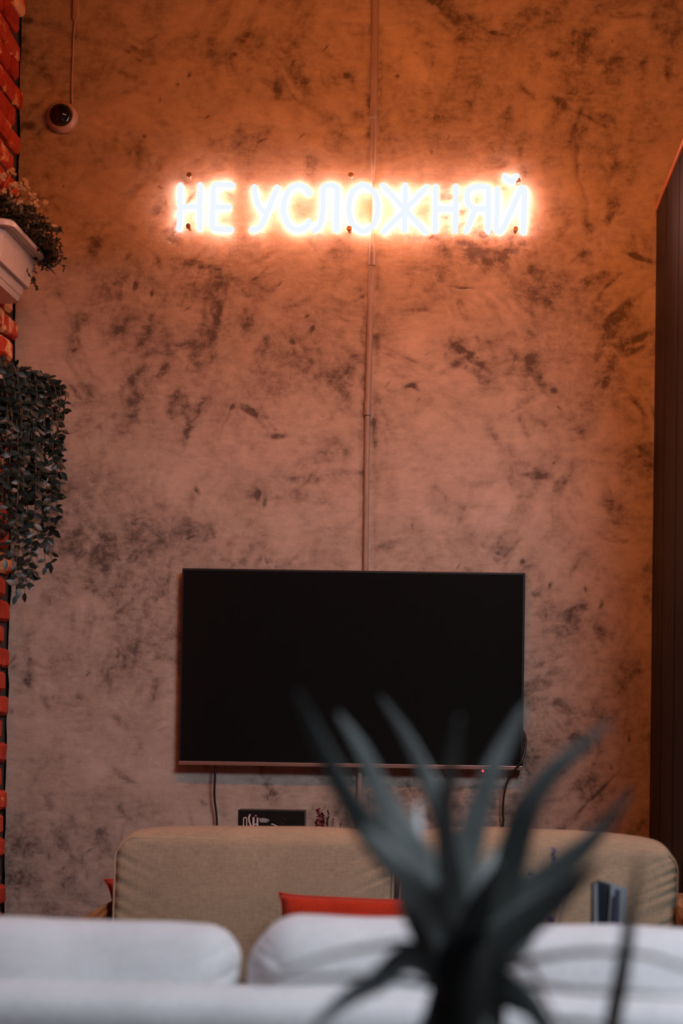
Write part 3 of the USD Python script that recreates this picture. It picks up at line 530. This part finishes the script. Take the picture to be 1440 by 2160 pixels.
# ---- trailing ivy in the lower planter
iv = thing('trailing_ivy', 'dark green ivy trailing in long strands from the lower planter', 'plant', (-1.31, 4.7, ZR2))
rn = random.Random(9); strands = []
TARGETS = [(128, 1010, 830), (132, 870, 800), (120, 1090, 830), (108, 1190, 840), (100, 1150, 840), (96, 1195, 850), (88, 1100, 830), (78, 1185, 840), (70, 1205, 840), (62, 1225, 850), (52, 1250, 850), (46, 1220, 850), (38, 1240, 840), (34, 1255, 850), (28, 1195, 840), (22, 1160, 830), (16, 1110, 820), (10, 1180, 820), (4, 1120, 810), (-6, 1190, 810), (118, 960, 820), (110, 1040, 830), (58, 1130, 830), (84, 1000, 830), (64, 1040, 830), (44, 1090, 840), (30, 1050, 830), (14, 1000, 820), (50, 980, 830), (72, 940, 830), (96, 1070, 830), (92, 960, 830)]
leaves = []
for k, (x, yb, yt) in enumerate(TARGETS):
    Y = 4.50+.0026*max(x, -30)+rn.uniform(-.03, .03); Y = min(Y, 4.86)
    e = at(x, yb, Y); zt = ZR2+rn.uniform(.01, .05)
    root = np.array([rn.uniform(-1.375, -1.32), min(Y-rn.uniform(0, .05), 4.84), ZR2-.012])
    over = np.array([min(e[0]-rn.uniform(0.0, .03), -1.19), Y-.02, zt]); over[0] = max(over[0], -1.34)
    midp = np.array([e[0]+rn.uniform(-.015, .02), Y, (zt+e[2])/2])
    P = catmull([root, over, midp+[0, 0, (zt-e[2])*.22], midp-[rn.uniform(-.01, .01), 0, (zt-e[2])*.15], e], 7)
    P[:, 0] = np.maximum(P[:, 0], XL+.012)
    obj('stem', sweep(P, np.linspace(.0017, .0009, len(P)), seg=6), STEMM, iv, 60)
    seg = np.linalg.norm(np.diff(P, axis=0), axis=1); cum = np.concatenate([[0], np.cumsum(seg)]); s = .05; side = 1
    while s < cum[-1]:
        b = np.array([np.interp(s, cum, P[:, a]) for a in range(3)]); side = -side
        for q in (side,)+((-side,) if rn.random() < .55 else ()):
            d = np.array([q*rn.uniform(.5, 1.0), rn.uniform(-.7, .2), rn.uniform(-.9, .35)]); d /= np.linalg.norm(d); L = rn.uniform(.022, .034)
            leaves.append((b, d, L))
        s += rn.uniform(.024, .036)
    leaves.append((P[-1], np.array([rn.uniform(-.2, .2), -.2, -1]), rn.uniform(.024, .032)))
for k in range(70):                                # mound over the trough
    x = rn.uniform(-10, 95); b = at(x, rn.uniform(765, 845)+.55*max(x-25, 0)*.8, 4.52+.0026*x); d = np.array([rn.gauss(.2, .6), rn.gauss(-.3, .5), rn.gauss(.5, .6)]); leaves.append((b, d/np.linalg.norm(d), rn.uniform(.022, .034)))
def ivy_leaf(b, d, L):
    e = b+d*L; e[0] = max(e[0], XL+.012); b = b.copy(); b[0] = max(b[0], XL+.012)
    return leaf_mesh(b, e, L*rn.uniform(.48, .62), (rn.gauss(.2, .5), -1.0, rn.gauss(.5, .5)), .18, .12)
rn.shuffle(leaves)
rest = []
for k, (b, d, L) in enumerate(leaves):
    m = ivy_leaf(b, d, L)
    if k < 298: obj('leaf', m, IVY if k % 2 else IVYD, iv, 50)
    else: rest.append(m)
# dense inner leaves
for k in range(420):
    x = rn.uniform(-15, 100); yy = rn.uniform(800, 1060-.9*abs(x-40)+40*rn.random()); b = at(x, yy, 4.55+.0026*x+rn.uniform(-.02, .04)); b[1] = min(b[1], 4.95); d = np.array([rn.gauss(0, .7), rn.gauss(-.3, .4), rn.gauss(-.3, .7)])
    rest.append(ivy_leaf(b, d/np.linalg.norm(d), rn.uniform(.02, .032)))
obj('leaves', rest, IVY, iv, 50, kind='stuff')

# ================================================================== sofas
def cushion(w, h, t, r, puff, seed, crown=0.0, wrinkle=0.004, n=44, lean=0.0, corner=None, endw=0.012):
    """stuffed cushion, width x, thickness y, height z; centred at the origin's base"""
    k = n
    m = trimesh.creation.box((2, 2, 2))
    u = np.linspace(-1, 1, k); faces = []; verts = []
    def grid(fn, nu, nv):
        a, b = np.meshgrid(np.linspace(-1, 1, nu), np.linspace(-1, 1, nv), indexing='ij'); P = fn(a, b).reshape(-1, 3); o = sum(len(v) for v in verts); verts.append(P)
        i, j = np.meshgrid(np.arange(nu-1), np.arange(nv-1), indexing='ij'); q = (o+i*nv+j).ravel(); p = (o+(i+1)*nv+j).ravel()
        faces.append(np.vstack([np.stack([q, p, p+1], 1), np.stack([q, p+1, q+1], 1)]))
    one = lambda a, s: np.full_like(a, s)
    for s in (-1, 1):
        grid(lambda a, b: np.stack([a, one(a, s), b], -1), k, k//1)
        grid(lambda a, b: np.stack([a, b, one(a, s)], -1), k, 12)
        grid(lambda a, b: np.stack([one(a, s), a, b], -1), 12, k)
    P = np.vstack(verts); Fc = np.vstack(faces)
    m = trimesh.Trimesh(P, Fc, process=True); m.merge_vertices(); P = m.vertices.copy()
    half = np.array([w/2, t/2, h/2])
    rr = corner or r
    X = P*half
    # round the outline in the x-z plane with radius rr, then the front/back edges with radius r
    c = np.clip(X[:, [0, 2]], -(half[[0, 2]]-rr), half[[0, 2]]-rr); dv = X[:, [0, 2]]-c; mx = np.abs(dv).max(1); ln = np.linalg.norm(dv, axis=1)
    X[:, [0, 2]] = c+dv*(mx/np.maximum(ln, 1e-9))[:, None]
    edge = np.minimum(np.minimum(half[0]-np.abs(X[:, 0]), half[2]-np.abs(X[:, 2])), r)      # distance from the outline, at most r
    corner_in = np.linalg.norm(np.maximum(np.abs(X[:, [0, 2]])-(half[[0, 2]]-rr), 0), axis=1)
    edge = np.where(corner_in > 0, np.minimum(edge, rr-corner_in), edge); edge = np.clip(edge, 0, r)
    yy = P[:, 1]
    tt = half[1]-r+np.sqrt(np.maximum(r*r-(r-edge)**2, 0))
    X[:, 1] = np.where(np.abs(yy) > .999, np.sign(yy)*tt, yy*(half[1]-r))
    U, W = P[:, 0], P[:, 2]
    X[:, 1] += np.sign(yy)*(np.abs(yy) > .999)*puff*(1-U**2)*(1-W**2)
    side = (np.abs(yy) <= .999)
    X[:, 2] += np.where(P[:, 2] > 0, crown*(1-U**4)*np.clip(W, 0, 1)*(1-(np.abs(X[:, 1])/half[1])**3), 0)
    q = X*5+seed
    X[:, 1] += (meshkit.fbm(q, 3, seed)-.5)*wrinkle*4*np.sign(yy)
    X[:, 2] += (meshkit.fbm(q+9, 2, seed+1)-.5)*wrinkle*3
    ew = np.exp(-(w/2-np.abs(X[:, 0]))/(0.05))                       # puckers running in from the side seams
    ph = meshkit.fbm(np.stack([X[:, 0]*0+np.sign(X[:, 0]), X[:, 2]*9-np.abs(X[:, 0])*4, X[:, 0]*0+seed], -1), 3, seed+3)
    pk = np.abs(((ph*7) % 1)-.5)*2
    X[:, 1] -= np.sign(yy)*(np.abs(yy) > .999)*endw*ew*(1-pk)**2
    X[:, 1] += lean*(X[:, 2]+h/2)
    X[:, 2] += h/2
    m.vertices = X; m.fix_normals()
    return m
def outline(w, h, t, r, corner, lean, sgn=-1, inset=0.004, n=10):
    """the seam round a cushion's front edge (closed)"""
    hw, hh = w/2-inset, h/2-inset; P = []
    for cx, cz, a0 in ((hw-corner, hh-corner, 0), (-hw+corner, hh-corner, 90), (-hw+corner, -hh+corner, 180), (hw-corner, -hh+corner, 270)):
        for k in range(n+1):
            a = math.radians(a0+90*k/n); x, z = cx+corner*math.cos(a), cz+corner*math.sin(a); P.append((x, sgn*(t/2-r)+lean*(z+h/2), z+h/2))
    return np.array(P)
def place(m, loc, roll=0.0, yaw=0.0, pitch=0.0):
    A = trimesh.transformations.euler_matrix(pitch, -roll, yaw, 'sxyz'); A[:3, 3] = loc; m = m.copy(); m.apply_transform(A); return m

# ---- beige sofa facing the room
YB = 4.30                                          # front face of its back cushions
bs = thing('sofa', 'beige linen sofa with two loose back cushions and wooden arms below the television', 'sofa', (-0.17, 4.1, 0))
obj('base', box(-0.93, 0.570, 3.72, 4.56, 0.12, 0.30, .02, 2), BEIGE, bs, 40)
obj('back_frame', box(-0.93, 0.570, 4.47, 4.56, 0.28, 0.70, .03, 3), BEIGE, bs, 40)
for a, b in ((-0.925, -0.175), (-0.165, 0.568)): obj('seat_cushion', place(cushion(b-a, .16, .60, .05, .0, 31, n=24), ((a+b)/2, 4.00, .285)), BEIGE, bs, 40)
for x_, y_ in ((-0.89, 3.76), (0.54, 3.76), (-0.89, 4.52), (0.54, 4.52)): obj('leg', box(x_-.025, x_+.025, y_-.025, y_+.025, 0, .13, .004, 1), OAK, bs, False)
tl, tr = at(240, 1742, YB), at(832, 1744, YB); w = tr[0]-tl[0]; zt = tl[2]; h = zt-0.435-.026
lean = .06
def bcush(xc, w, h, roll, seed, label, crown):
    m = place(cushion(w, h, .155, .018, .020, seed, crown=crown, wrinkle=.0022, n=64, lean=lean, corner=.058, endw=.010), (xc, YB+.055, .435), roll)
    b = obj('back_cushion', m, BEIGE, bs, 50, label)
    P = outline(w, h, .155, .016, .058, lean); P[:, 2] += 0
    m = place(sweep(P-[0, .0088, 0], .0028, seg=8, closed=True), (xc, YB+.055, .435), roll)
    obj('piping', m, BEIGEP, b, 60)
bcush((tl[0]+tr[0])/2, w, h, 0.0, 41, 'back cushion on the left', .026)
tl2, tr2 = at(836, 1748, YB), at(1427, 1776, YB); w2 = tr2[0]-tl2[0]; h2 = (tl2[2]+tr2[2])/2-.435-.024
bcush((tl2[0]+tr2[0])/2, w2, h2, -.026, 57, 'back cushion on the right with a dipping top edge', .036)
def arm(px, sgn):
    """wooden arm slab: flat top that slopes down outwards; px are the profile's pixels at the arm's front"""
    prof = [at(x, y, 4.36) for x, y in px]; pr = [(p[0], p[2]) for p in prof]
    pr += [(pr[-1][0], 0.0), (pr[0][0], 0.0)]
    import shapely
    m = trimesh.creation.extrude_polygon(shapely.Polygon(pr), 0.80, engine='earcut')
    m.apply_transform(np.array([[1, 0, 0, 0], [0, 0, 1, 3.72], [0, 1, 0, 0], [0, 0, 0, 1.0]])); m.fix_normals()
    obj('arm', m, OAK, bs, False, 'wooden arm')
arm([(232, 1902), (222, 1909), (205, 1918), (186, 1928), (172, 1939), (166, 1950)], -1)

# ---- side ledge by the partition with a dark dish
lg = thing('side_table', 'small wooden side table at the right edge beside the beige sofa', 'table', (0.62, 4.2, 0))
tz = at(1430, 1906, 4.25)[2]; xa = at(1429.5, 1900, 4.25)[0]
obj('tabletop', box(xa, 0.613, 3.98, 4.245, tz-.03, tz, .004, 2), OAK, lg, 40)
p = at(1426, 1876, 4.28); q = at(1440, 1888, 4.28)
obj('upstand', box(xa, 0.613, 4.246, 4.262, tz-.16, (p[2]+q[2])/2, .003, 2), OAK, lg, 40)
for yy in (4.01, 4.22): obj('leg', box(xa+.003, xa+.023, yy-.012, yy+.012, 0, tz-.03), OAK, lg, False)
c = at(1441, 1921, 4.20)
ds = thing('bowl', 'small black bowl at the right edge on the side table', 'bowl', (0.592, 4.16, tz))
obj('bowl', lathe([(0, .0), (.011, .0), (.0135, .004), (.0165, .016), (.0155, .0165), (.012, .006), (0, .005)], (0.595, 4.10, tz), 'z', 28), BLACKP, ds, 40)

# ---- red cushions
def pillow(w, h, t, seed):
    n = 28; a, b = np.meshgrid(np.linspace(-1, 1, n), np.linspace(-1, 1, n), indexing='ij')
    pin = 1-.10*(1-np.abs(b)**5)*np.abs(a)**3; pin2 = 1-.06*(1-np.abs(a)**7)*np.abs(b)**3
    x, z = a*w/2*pin, b*h/2*pin2
    y = t/2*((1-a**4)*(1-b**4))**.55
    wr = (meshkit.fbm(np.stack([a*3+seed, b*3, a*0], -1), 3, seed)-.5)*.02*((1-a**2)*(1-b**2))**.4
    V = np.vstack([np.stack([x, -y+wr, z], -1).reshape(-1, 3), np.stack([x, y+wr, z], -1).reshape(-1, 3)])
    i, j = np.meshgrid(np.arange(n-1), np.arange(n-1), indexing='ij'); q = (i*n+j).ravel(); p = ((i+1)*n+j).ravel(); F = np.vstack([np.stack([q, p, p+1], 1), np.stack([q, p+1, q+1], 1)])
    m = trimesh.Trimesh(V, np.vstack([F, F[:, ::-1]+n*n]), process=False); m.merge_vertices(); m.fix_normals()
    e = [(x[i, 0], 0, z[i, 0]) for i in range(n)]+[(x[n-1, j], 0, z[n-1, j]) for j in range(1, n)]+[(x[i, n-1], 0, z[i, n-1]) for i in range(n-2, -1, -1)]+[(x[0, j], 0, z[0, j]) for j in range(n-2, 0, -1)]
    return m, sweep(np.array(e), .0035, seg=6, closed=True)
def red(name, c, w, h, t, seed, label, **k):
    m, s = pillow(w, h, t, seed); th = thing(name, label, 'cushion', c)
    obj('cover', place(m, c, **k), REDF, th, 50); obj('piping', place(s, c, **k), REDP, th, 60)
a, b = at(578, 1888, 4.10), at(862, 1900, 4.10); hh = .25
red('throw_pillow', ((a[0]+b[0])/2, 4.14, (a[2]+b[2])/2-hh/2+.001), b[0]-a[0], hh, .10, 3, 'red throw cushion standing on the beige sofa in front of its left back cushion', pitch=-.24, roll=-.03)

# ---- console behind the sofa and what stands on it
cz = 0.44
co = thing('console_table', 'low wooden console between the beige sofa and the plaster wall', 'table', (-0.2, 4.85, 0))
obj('tabletop', box(-0.90, 0.55, 4.66, 5.08, cz-.035, cz, .004, 2), OAK, co, 40)
for x_ in (-.86, .51):
    for y_ in (4.70, 5.04): obj('leg', box(x_-.022, x_+.022, y_-.022, y_+.022, 0, cz-.034, .003, 1), OAK, co, False)
c = at(226, 1838, 4.72)
red('throw_pillow', (c[0]+.185, 4.725, c[2]-.105), .36, .22, .09, 8, 'red throw cushion of which a corner shows left of the beige sofa back', pitch=.0, roll=.16)
YX = 4.93
p, q = at(502, 1710, YX), at(642, 1713, YX)
bx = thing('box', 'black printed cardboard box behind the beige sofa under the television', 'box', ((p[0]+q[0])/2, YX+.05, cz))
obj('carton', box(p[0], q[0], YX, YX+.06, cz, (p[2]+q[2])/2+.003, .0015, 1), BOXM, bx, False)
Z_ = lambda pts, off=.0006: [at(480+x/4.5, 1690+y/4.5, YX-off) for x, y in pts]
def mark(pts, r, mat, nm, label=None):
    P = catmull(Z_(pts), 5) if len(pts) > 2 else np.array(Z_(pts)); obj(nm, sweep(P, r, np.full(len(P), .0006), seg=8), mat, bx, 60, label)
mark([(150, 300), (150, 175), (158, 158), (172, 158), (180, 175), (180, 300)], .0017, PRINTW, 'lettering', 'white lettering')
mark([(214, 124), (203, 150), (202, 180), (212, 215), (226, 250), (240, 300)], .0026, PRINTW, 'lettering')
mark([(245, 152), (245, 205), (245, 300)], .0032, PRINTW, 'lettering'); mark([(283, 155), (282, 205), (280, 300)], .0028, PRINTW, 'lettering'); mark([(245, 215), (262, 219), (282, 216)], .0020, PRINTW, 'lettering')
mark([(258, 136), (266, 141), (275, 136)], .0020, PRINTO, 'lettering', 'orange accent mark')
mark([(300, 175), (340, 172), (372, 180), (392, 190)], .0038, PRINTG, 'picture'); mark([(306, 190), (345, 192), (372, 196)], .0036, PRINTG, 'picture'); mark([(414, 216), (440, 224), (470, 240), (500, 260)], .0018, PRINTW, 'picture')
mark([(522, 172), (545, 178), (550, 200), (530, 215), (508, 205), (506, 185), (520, 173)], .0010, BLACKP, 'picture')
# dried flowers in a little vase
fv = thing('bud_vase', 'little vase of dried dark red flowers right of the black box', 'vase', at(683, 1760, 4.95)*[1, 1, 0]+[0, 0, cz])
vc = origin(fv)
obj('vase', lathe([(0, 0), (.022, 0), (.030, .02), (.032, .06), (.020, .10), (.014, .125), (.017, .14), (.013, .14), (.010, .12), (0, .11)], vc, 'z', 28), CERAM, fv, 50)
rn = random.Random(3)
for (x, y, mt, r) in [(672, 1712, REDFL, .0065), (680, 1720, REDFL, .006), (667, 1733, REDFL, .006), (678, 1734, REDFL, .007), (692, 1714, DARKFL, .003), (690, 1728, DARKFL, .0034), (702, 1730, REDFL, .0022), (719, 1736, REDFL, .0022)]:
    e = at(x, y, 4.95); P = catmull([vc+[0, 0, .12], (vc+[0, 0, .15]+e)/2+[.004, 0, .01], e], 5); fl = [sweep(P, .0009, seg=5)]
    for j in range(26):
        t_ = rn.uniform(.78, 1.06); b = P[-1]+(P[-1]-P[-4])*(t_-1)*1.4; d = np.array([rn.gauss(0, 1), rn.gauss(0, 1), rn.gauss(.7, .6)]); d /= np.linalg.norm(d); fl.append(leaf_mesh(b, b+d*r*1.6, r*.9, (rn.gauss(0, 1), -1, rn.gauss(0, 1)), .1, .1))
    obj('flower', fl, mt, fv, False)

# ---- low table between the sofas, booklet and lavender on it
kz = 0.52
ct = thing('coffee_table', 'low wooden table between the white and the beige sofa', 'table', (0.25, 3.48, 0))
obj('tabletop', box(-.45, .52, 3.32, 3.66, kz-.03, kz, .004, 2), OAK, ct, 40)
for x_ in (-.41, .48):
    for y_ in (3.36, 3.62): obj('leg', box(x_-.02, x_+.02, y_-.02, y_+.02, 0, kz-.029, .003, 1), OAK, ct, False)
YM = 3.48
mb = thing('menu_booklet', 'standing open booklet with dark and striped pages behind the white sofa on the right', 'booklet', at(1280, 1990, YM)*[1, 1, 0]+[0, 0, kz])
def page(top, bot, mat, th=.0012, nm='page', label=None):
    """page given by its two top corners and the x of its two bottom corners (pixels, depth)"""
    a, b = [at(*p) for p in top]; c, d = [at(*p) for p in bot]; c[2] = d[2] = kz+.001
    nrm = np.cross(b-a, c-a); nrm /= np.linalg.norm(nrm); VV = np.array([a, b, d, c]); VV = np.vstack([VV+nrm*th/2, VV-nrm*th/2])
    m = trimesh.convex.convex_hull(VV); obj(nm, m, mat, mb, False, label)
page([(1247, 1864, YM-.02), (1258, 1858, YM)], [(1243, 2130, YM-.02), (1262, 2130, YM)], PAPERB, nm='cover')
page([(1252, 1866, YM-.03), (1259, 1860, YM-.01)], [(1254, 2130, YM-.035), (1262, 2130, YM-.01)], PAPERW, label='pale page edge')
page([(1258, 1856, YM-.004), (1287, 1866, YM+.02)], [(1258, 2130, YM-.012), (1277, 2130, YM+.03)], PAPERB, label='dark printed page')
page([(1274, 1858, YM+.03), (1322, 1874, YM+.05)], [(1280, 2130, YM+.03), (1306, 2130, YM+.05)], PAPERW, label='pale page')
page([(1288, 1868, YM+.004), (1302, 1873, YM+.014)], [(1270, 2130, YM+.004), (1286, 2130, YM+.014)], PAPERW, label='pale striped page')
page([(1297, 1875, YM-.006), (1307, 1878, YM+.004)], [(1276, 2130, YM-.006), (1290, 2130, YM+.004)], PAPERN, label='navy striped page')
page([(1308, 1876, YM+.006), (1318, 1879, YM+.016)], [(1292, 2130, YM+.0), (1305, 2130, YM+.01)], PAPERW, label='pale striped page')
YV = 3.50
lvz = thing('lavender_vase', 'slim vase of purple lavender sprigs behind the spiky plant', 'vase', at(1158, 1990, YV)*[1, 1, 0]+[0, 0, kz])
vc = origin(lvz)
obj('vase', lathe([(0, 0), (.025, 0), (.03, .02), (.03, .06), (.014, .10), (.013, .13), (.016, .14), (.012, .14), (.009, .12), (0, .11)], vc, 'z', 28), CERAM, lvz, 50)
for (x, y) in [(1166, 1797), (1206, 1872), (1176, 1905), (1150, 1915), (1162, 1940), (1122, 1845)]:
    e = at(x, y, YV+rn.uniform(-.02, .02)); P = catmull([vc+[0, 0, .12], (vc+[0, 0, .14]+e)/2+[.002, 0, .01], e], 5); fl = [sweep(P, .001, seg=5)]
    for j in range(34):
        b = P[-1]-(P[-1]-P[-3])*rn.uniform(-.15, .75); d = np.array([rn.gauss(0, 1), rn.gauss(0, 1), rn.gauss(.5, .6)]); d /= np.linalg.norm(d); fl.append(leaf_mesh(b, b+d*.008, .006, (rn.gauss(0, 1), -1, rn.gauss(0, 1)), .1, .1))
    obj('sprig', fl, PURPLE, lvz, False)

# ---- white sofa, seen from behind
YW = 2.66
ws = thing('sofa', 'white fabric sofa seen from behind in the foreground', 'sofa', (-0.2, 2.95, 0))
zf = at(0, 2094, 2.58)[2]
x0w, x1w = at(-190, 2000, 2.58)[0], at(1560, 2000, 2.58)[0]
m = cushion(x1w-x0w, zf-.10, .15, .05, .006, 71, wrinkle=.003, n=60, corner=.05, endw=.004)
obj('back_frame', place(m, ((x0w+x1w)/2, 2.655, .10), roll=-.006), WHITEF, ws, 50)
obj('base', box(x0w+.01, x1w-.01, 2.66, 3.24, .12, .30, .02, 2), WHITEF, ws, 40)
for x_ in (x0w+.06, x1w-.06):
    for y_ in (2.66, 3.18): obj('leg', box(x_-.025, x_+.025, y_-.025, y_+.025, 0, .13, .004, 1), OAK, ws, False)
def wcush(pa, pb, ytop, seed, label, roll=0.0, corner=.075, crown=.008, zb=.46, yc=2.80, wr=.006):
    a, b = at(pa, ytop+20, yc-.085), at(pb, ytop+20, yc-.085); w = b[0]-a[0]; h = a[2]-zb
    m = place(cushion(w, h, 0.19, .075, .050, seed, crown=crown, wrinkle=wr, n=56, corner=corner, endw=.012), ((a[0]+b[0])/2, yc, zb), roll)
    obj('back_cushion', m, WHITEF, ws, 50, label)
wcush(-170, 493, 1938, 81, 'back cushion on the left', 0.0, .06)
wcush(506, 985, 1930, 92, 'back cushion in the middle', -.02, .085)
wcush(1052, 1560, 1956, 103, 'back cushion on the right', -.012, .07)
n_ = 3; ww = (x1w-x0w-.04)/n_
for k in range(n_): obj('seat_cushion', place(cushion(ww-.008, .15, .40, .05, .0, 110+k, n=22), (x0w+.02+ww*(k+.5), 3.02, .295)), WHITEF, ws, 40)

# ================================================================== foreground aloe
YA = 1.80
al = thing('aloe_plant', 'large blurred grey-green spiky aloe with drooping dry stems in the foreground', 'plant', at(985, 2200, YA))
def aloe_leaf(px, dz, w, mat, name='leaf', tip=.10, thick=.34, seed=0, label=None, base=1.0):
    n = len(px); P = []
    for i, (x, y) in enumerate(px):
        t = i/(n-1); P.append(at(x, y, YA+dz*t**1.3))
    P = catmull(P, 7); t = np.linspace(0, 1, len(P)); prof = np.where(t < .25, base+(1-base)*(t/.25), 1-(1-tip)*((t-.25)/.75)**1.5)
    R = 1.2*w*YA/FPX/2*prof
    def shape(th):
        c, s = np.cos(th), np.sin(th); return c, np.where(s > 0, s*.55, s)*1.0+0.35*c*c-.2
    ang = .35*math.sin(seed*2.3); ref = np.array([math.sin(ang), -math.cos(ang), .25])
    m = sweep(P, R, R*thick*2, seg=14, ref=ref, shape=shape)
    parts = [m]
    T = np.gradient(P, axis=0); T /= np.linalg.norm(T, axis=1, keepdims=True); A = np.cross(T, ref); A /= np.linalg.norm(A, axis=1, keepdims=True)
    if w > 30:
        for i in range(3, len(P)-2):               # marginal teeth
            for s in (-1, 1):
                b = P[i]+A[i]*s*R[i]*.97; e = b+A[i]*s*.0035+T[i]*.002; q = T[i]*.0018; nn = np.cross(A[i], T[i])*.0009
                parts.append(trimesh.convex.convex_hull(np.array([b-q-A[i]*s*.001, b+q-A[i]*s*.001, b+nn-A[i]*s*.001, b-nn-A[i]*s*.001, e])))
    obj(name, parts, mat, al, 50, label)
LV = [([(948, 2010), (940, 1950), (927, 1915), (866, 1852), (792, 1768), (743, 1700), (698, 1615), (660, 1535), (628, 1462)], -.10, 62, ALOE),
      ([(965, 2020), (950, 1950), (902, 1852), (847, 1755), (798, 1665), (762, 1583), (713, 1505)], .02, 64, ALOE),
      ([(985, 2000), (968, 1890), (951, 1797), (927, 1706), (896, 1632), (853, 1547), (803, 1470)], .16, 48, ALOE),
      ([(990, 2000), (962, 1900), (948, 1828), (937, 1718), (948, 1632), (968, 1515)], -.14, 52, ALOEB),
      ([(990, 1990), (972, 1900), (976, 1840), (1000, 1742), (1031, 1645), (1067, 1565), (1112, 1480)], .05, 56, ALOE),
      ([(1005, 2020), (1037, 1950), (1067, 1865), (1092, 1767), (1118, 1693), (1171, 1622), (1232, 1571), (1290, 1520)], -.02, 62, ALOE),
      ([(1000, 2020), (1061, 1938), (1122, 1877), (1202, 1812), (1263, 1754), (1332, 1665)], .00, 60, ALOE),
      ([(1000, 2040), (1067, 1975), (1141, 1920), (1202, 1871), (1266, 1818)], -.08, 66, ALOEB),
      ([(1000, 2000), (990, 1925), (1025, 1850), (1062, 1790), (1092, 1740)], .10, 46, ALOE),
      ([(955, 2020), (915, 1930), (870, 1868), (815, 1800), (765, 1748)], -.12, 62, ALOEB),
      ([(940, 2030), (900, 1960), (862, 1900), (838, 1858)], .06, 66, ALOE),
      ([(1010, 2030), (1080, 1990), (1120, 1930), (1150, 1860)], .12, 60, ALOE),
      ([(980, 2040), (930, 1960), (905, 1880), (885, 1790), (880, 1690)], .14, 46, ALOEB),
      ([(985, 2040), (1005, 1940), (1030, 1880), (1050, 1820)], -.10, 60, ALOE)]
for k, (px, dz, w, mt) in enumerate(LV): aloe_leaf(px, dz, w, mt, seed=k)
LOW = [([(945, 2080), (890, 2030), (850, 2022), (800, 2066), (740, 2100), (690, 2140), (640, 2190)], -.06, 46, ALOEB), ([(1000, 2040), (1060, 2075), (1110, 2110), (1150, 2170), (1170, 2230)], -.05, 50, ALOE), ([(960, 2060), (945, 2110), (940, 2170), (945, 2260)], .0, 62, ALOE), ([(1000, 2060), (1030, 2110), (1040, 2170), (1030, 2260)], .02, 60, ALOE), ([(985, 2060), (1000, 2120), (1020, 2180), (1080, 2260)], -.06, 40, ALOE), ([(930, 2080), (915, 2140), (880, 2200), (850, 2260)], -.04, 36, ALOE)]
for k, (px, dz, w, mt) in enumerate(LOW): aloe_leaf(px, dz, w, mt, seed=20+k, label='lower drooping leaf')
ST = [([(940, 2010), (860, 1990), (800, 1996), (720, 2010), (640, 2034), (560, 2066)], -.05, 11, DRYST), ([(940, 2085), (840, 2068), (740, 2062), (640, 2066), (540, 2072)], -.06, 11, DRYST), ([(1020, 2050), (1100, 2030), (1180, 2014), (1260, 2008), (1350, 2014), (1440, 2040), (1500, 2066)], -.05, 12, DRYST), ([(1020, 2070), (1110, 2078), (1210, 2088), (1330, 2096), (1460, 2102)], -.05, 10, DRYST), ([(1020, 2100), (1120, 2140), (1230, 2156), (1330, 2170)], -.06, 12, DRYST), ([(1110, 2030), (1130, 2060), (1150, 2110), (1190, 2170)], -.05, 9, DRYST)]
for k, (px, dz, w, mt) in enumerate(ST): aloe_leaf(px, dz, w, mt, 'dry_stem', .35, .5, 40+k, 'thin brown dry stem')
aloe_leaf([(1270, 2330), (1290, 2170), (1308, 2070), (1322, 1985), (1330, 1920), (1340, 1868), (1346, 1800)], -.10, 30, ALOEB, 'offshoot_leaf', .15, .4, 60, 'slender upright leaf to the right')
core = at(985, 2080, YA); foot = at(985, 2330, YA)
obj('stem', sweep(catmull([at(985, 1985, YA), core, at(985, 2180, YA), foot], 6), np.linspace(.034, .040, 19), seg=16), ALOES, al, 60)
pt = thing('plant_pot', 'grey pot of the foreground aloe on a small stand', 'pot', foot-[0, 0, .12])
fz = foot[2]
obj('pot', lathe([(0, -.15), (.07, -.15), (.09, -.02), (.095, .0), (.09, .005), (.082, .0), (.075, -.02), (0, -.03)], foot, 'z', 36), TERRA, pt, 50)
obj('soil', lathe([(0, -.012), (.078, -.012), (.076, -.02), (0, -.022)], foot, 'z', 28), SOIL, pt, False)
st = thing('plant_stand', 'small wooden stand under the foreground aloe', 'stand', (foot[0], foot[1], 0))
obj('tabletop', lathe([(0, fz-.175), (.15, fz-.175), (.155, fz-.165), (.15, fz-.1505), (0, fz-.1505)], (foot[0], foot[1], 0), 'z', 40), OAK, st, 40)
for k in range(3):
    a = 2.1*k+.4; d = np.array([math.cos(a), math.sin(a), 0]); b = np.array([foot[0], foot[1], 0])
    obj('leg', sweep(np.array([b+d*.09+[0, 0, fz-.17], b+d*.11+[0, 0, .3], b+d*.14]), .012, seg=10), OAK, st, 60)

# ================================================================== lamp above the frame
lp = thing('linear_pendant', 'long orange linear pendant lamp hanging from the ceiling in front of the plaster wall', 'lamp', (0.0, 3.78, 3.03))
obj('housing', [box(-0.75, 0.70, 3.745, 3.815, 3.075, 3.13, .004, 1), box(-0.75, 0.70, 3.740, 3.746, 2.92, 3.10, .001, 1)], BLACKP, lp, False)
obj('diffuser', box(-0.74, 0.69, 3.75, 3.81, 3.03, 3.074, .004, 1), LAMPM, lp, False, 'glowing orange diffuser')
for x_ in (-.6, .55): obj('hanger', sweep(np.array([(x_, 3.78, 3.125), (x_, 3.78, ZC)]), .002, seg=6), BLACKP, lp, 60)
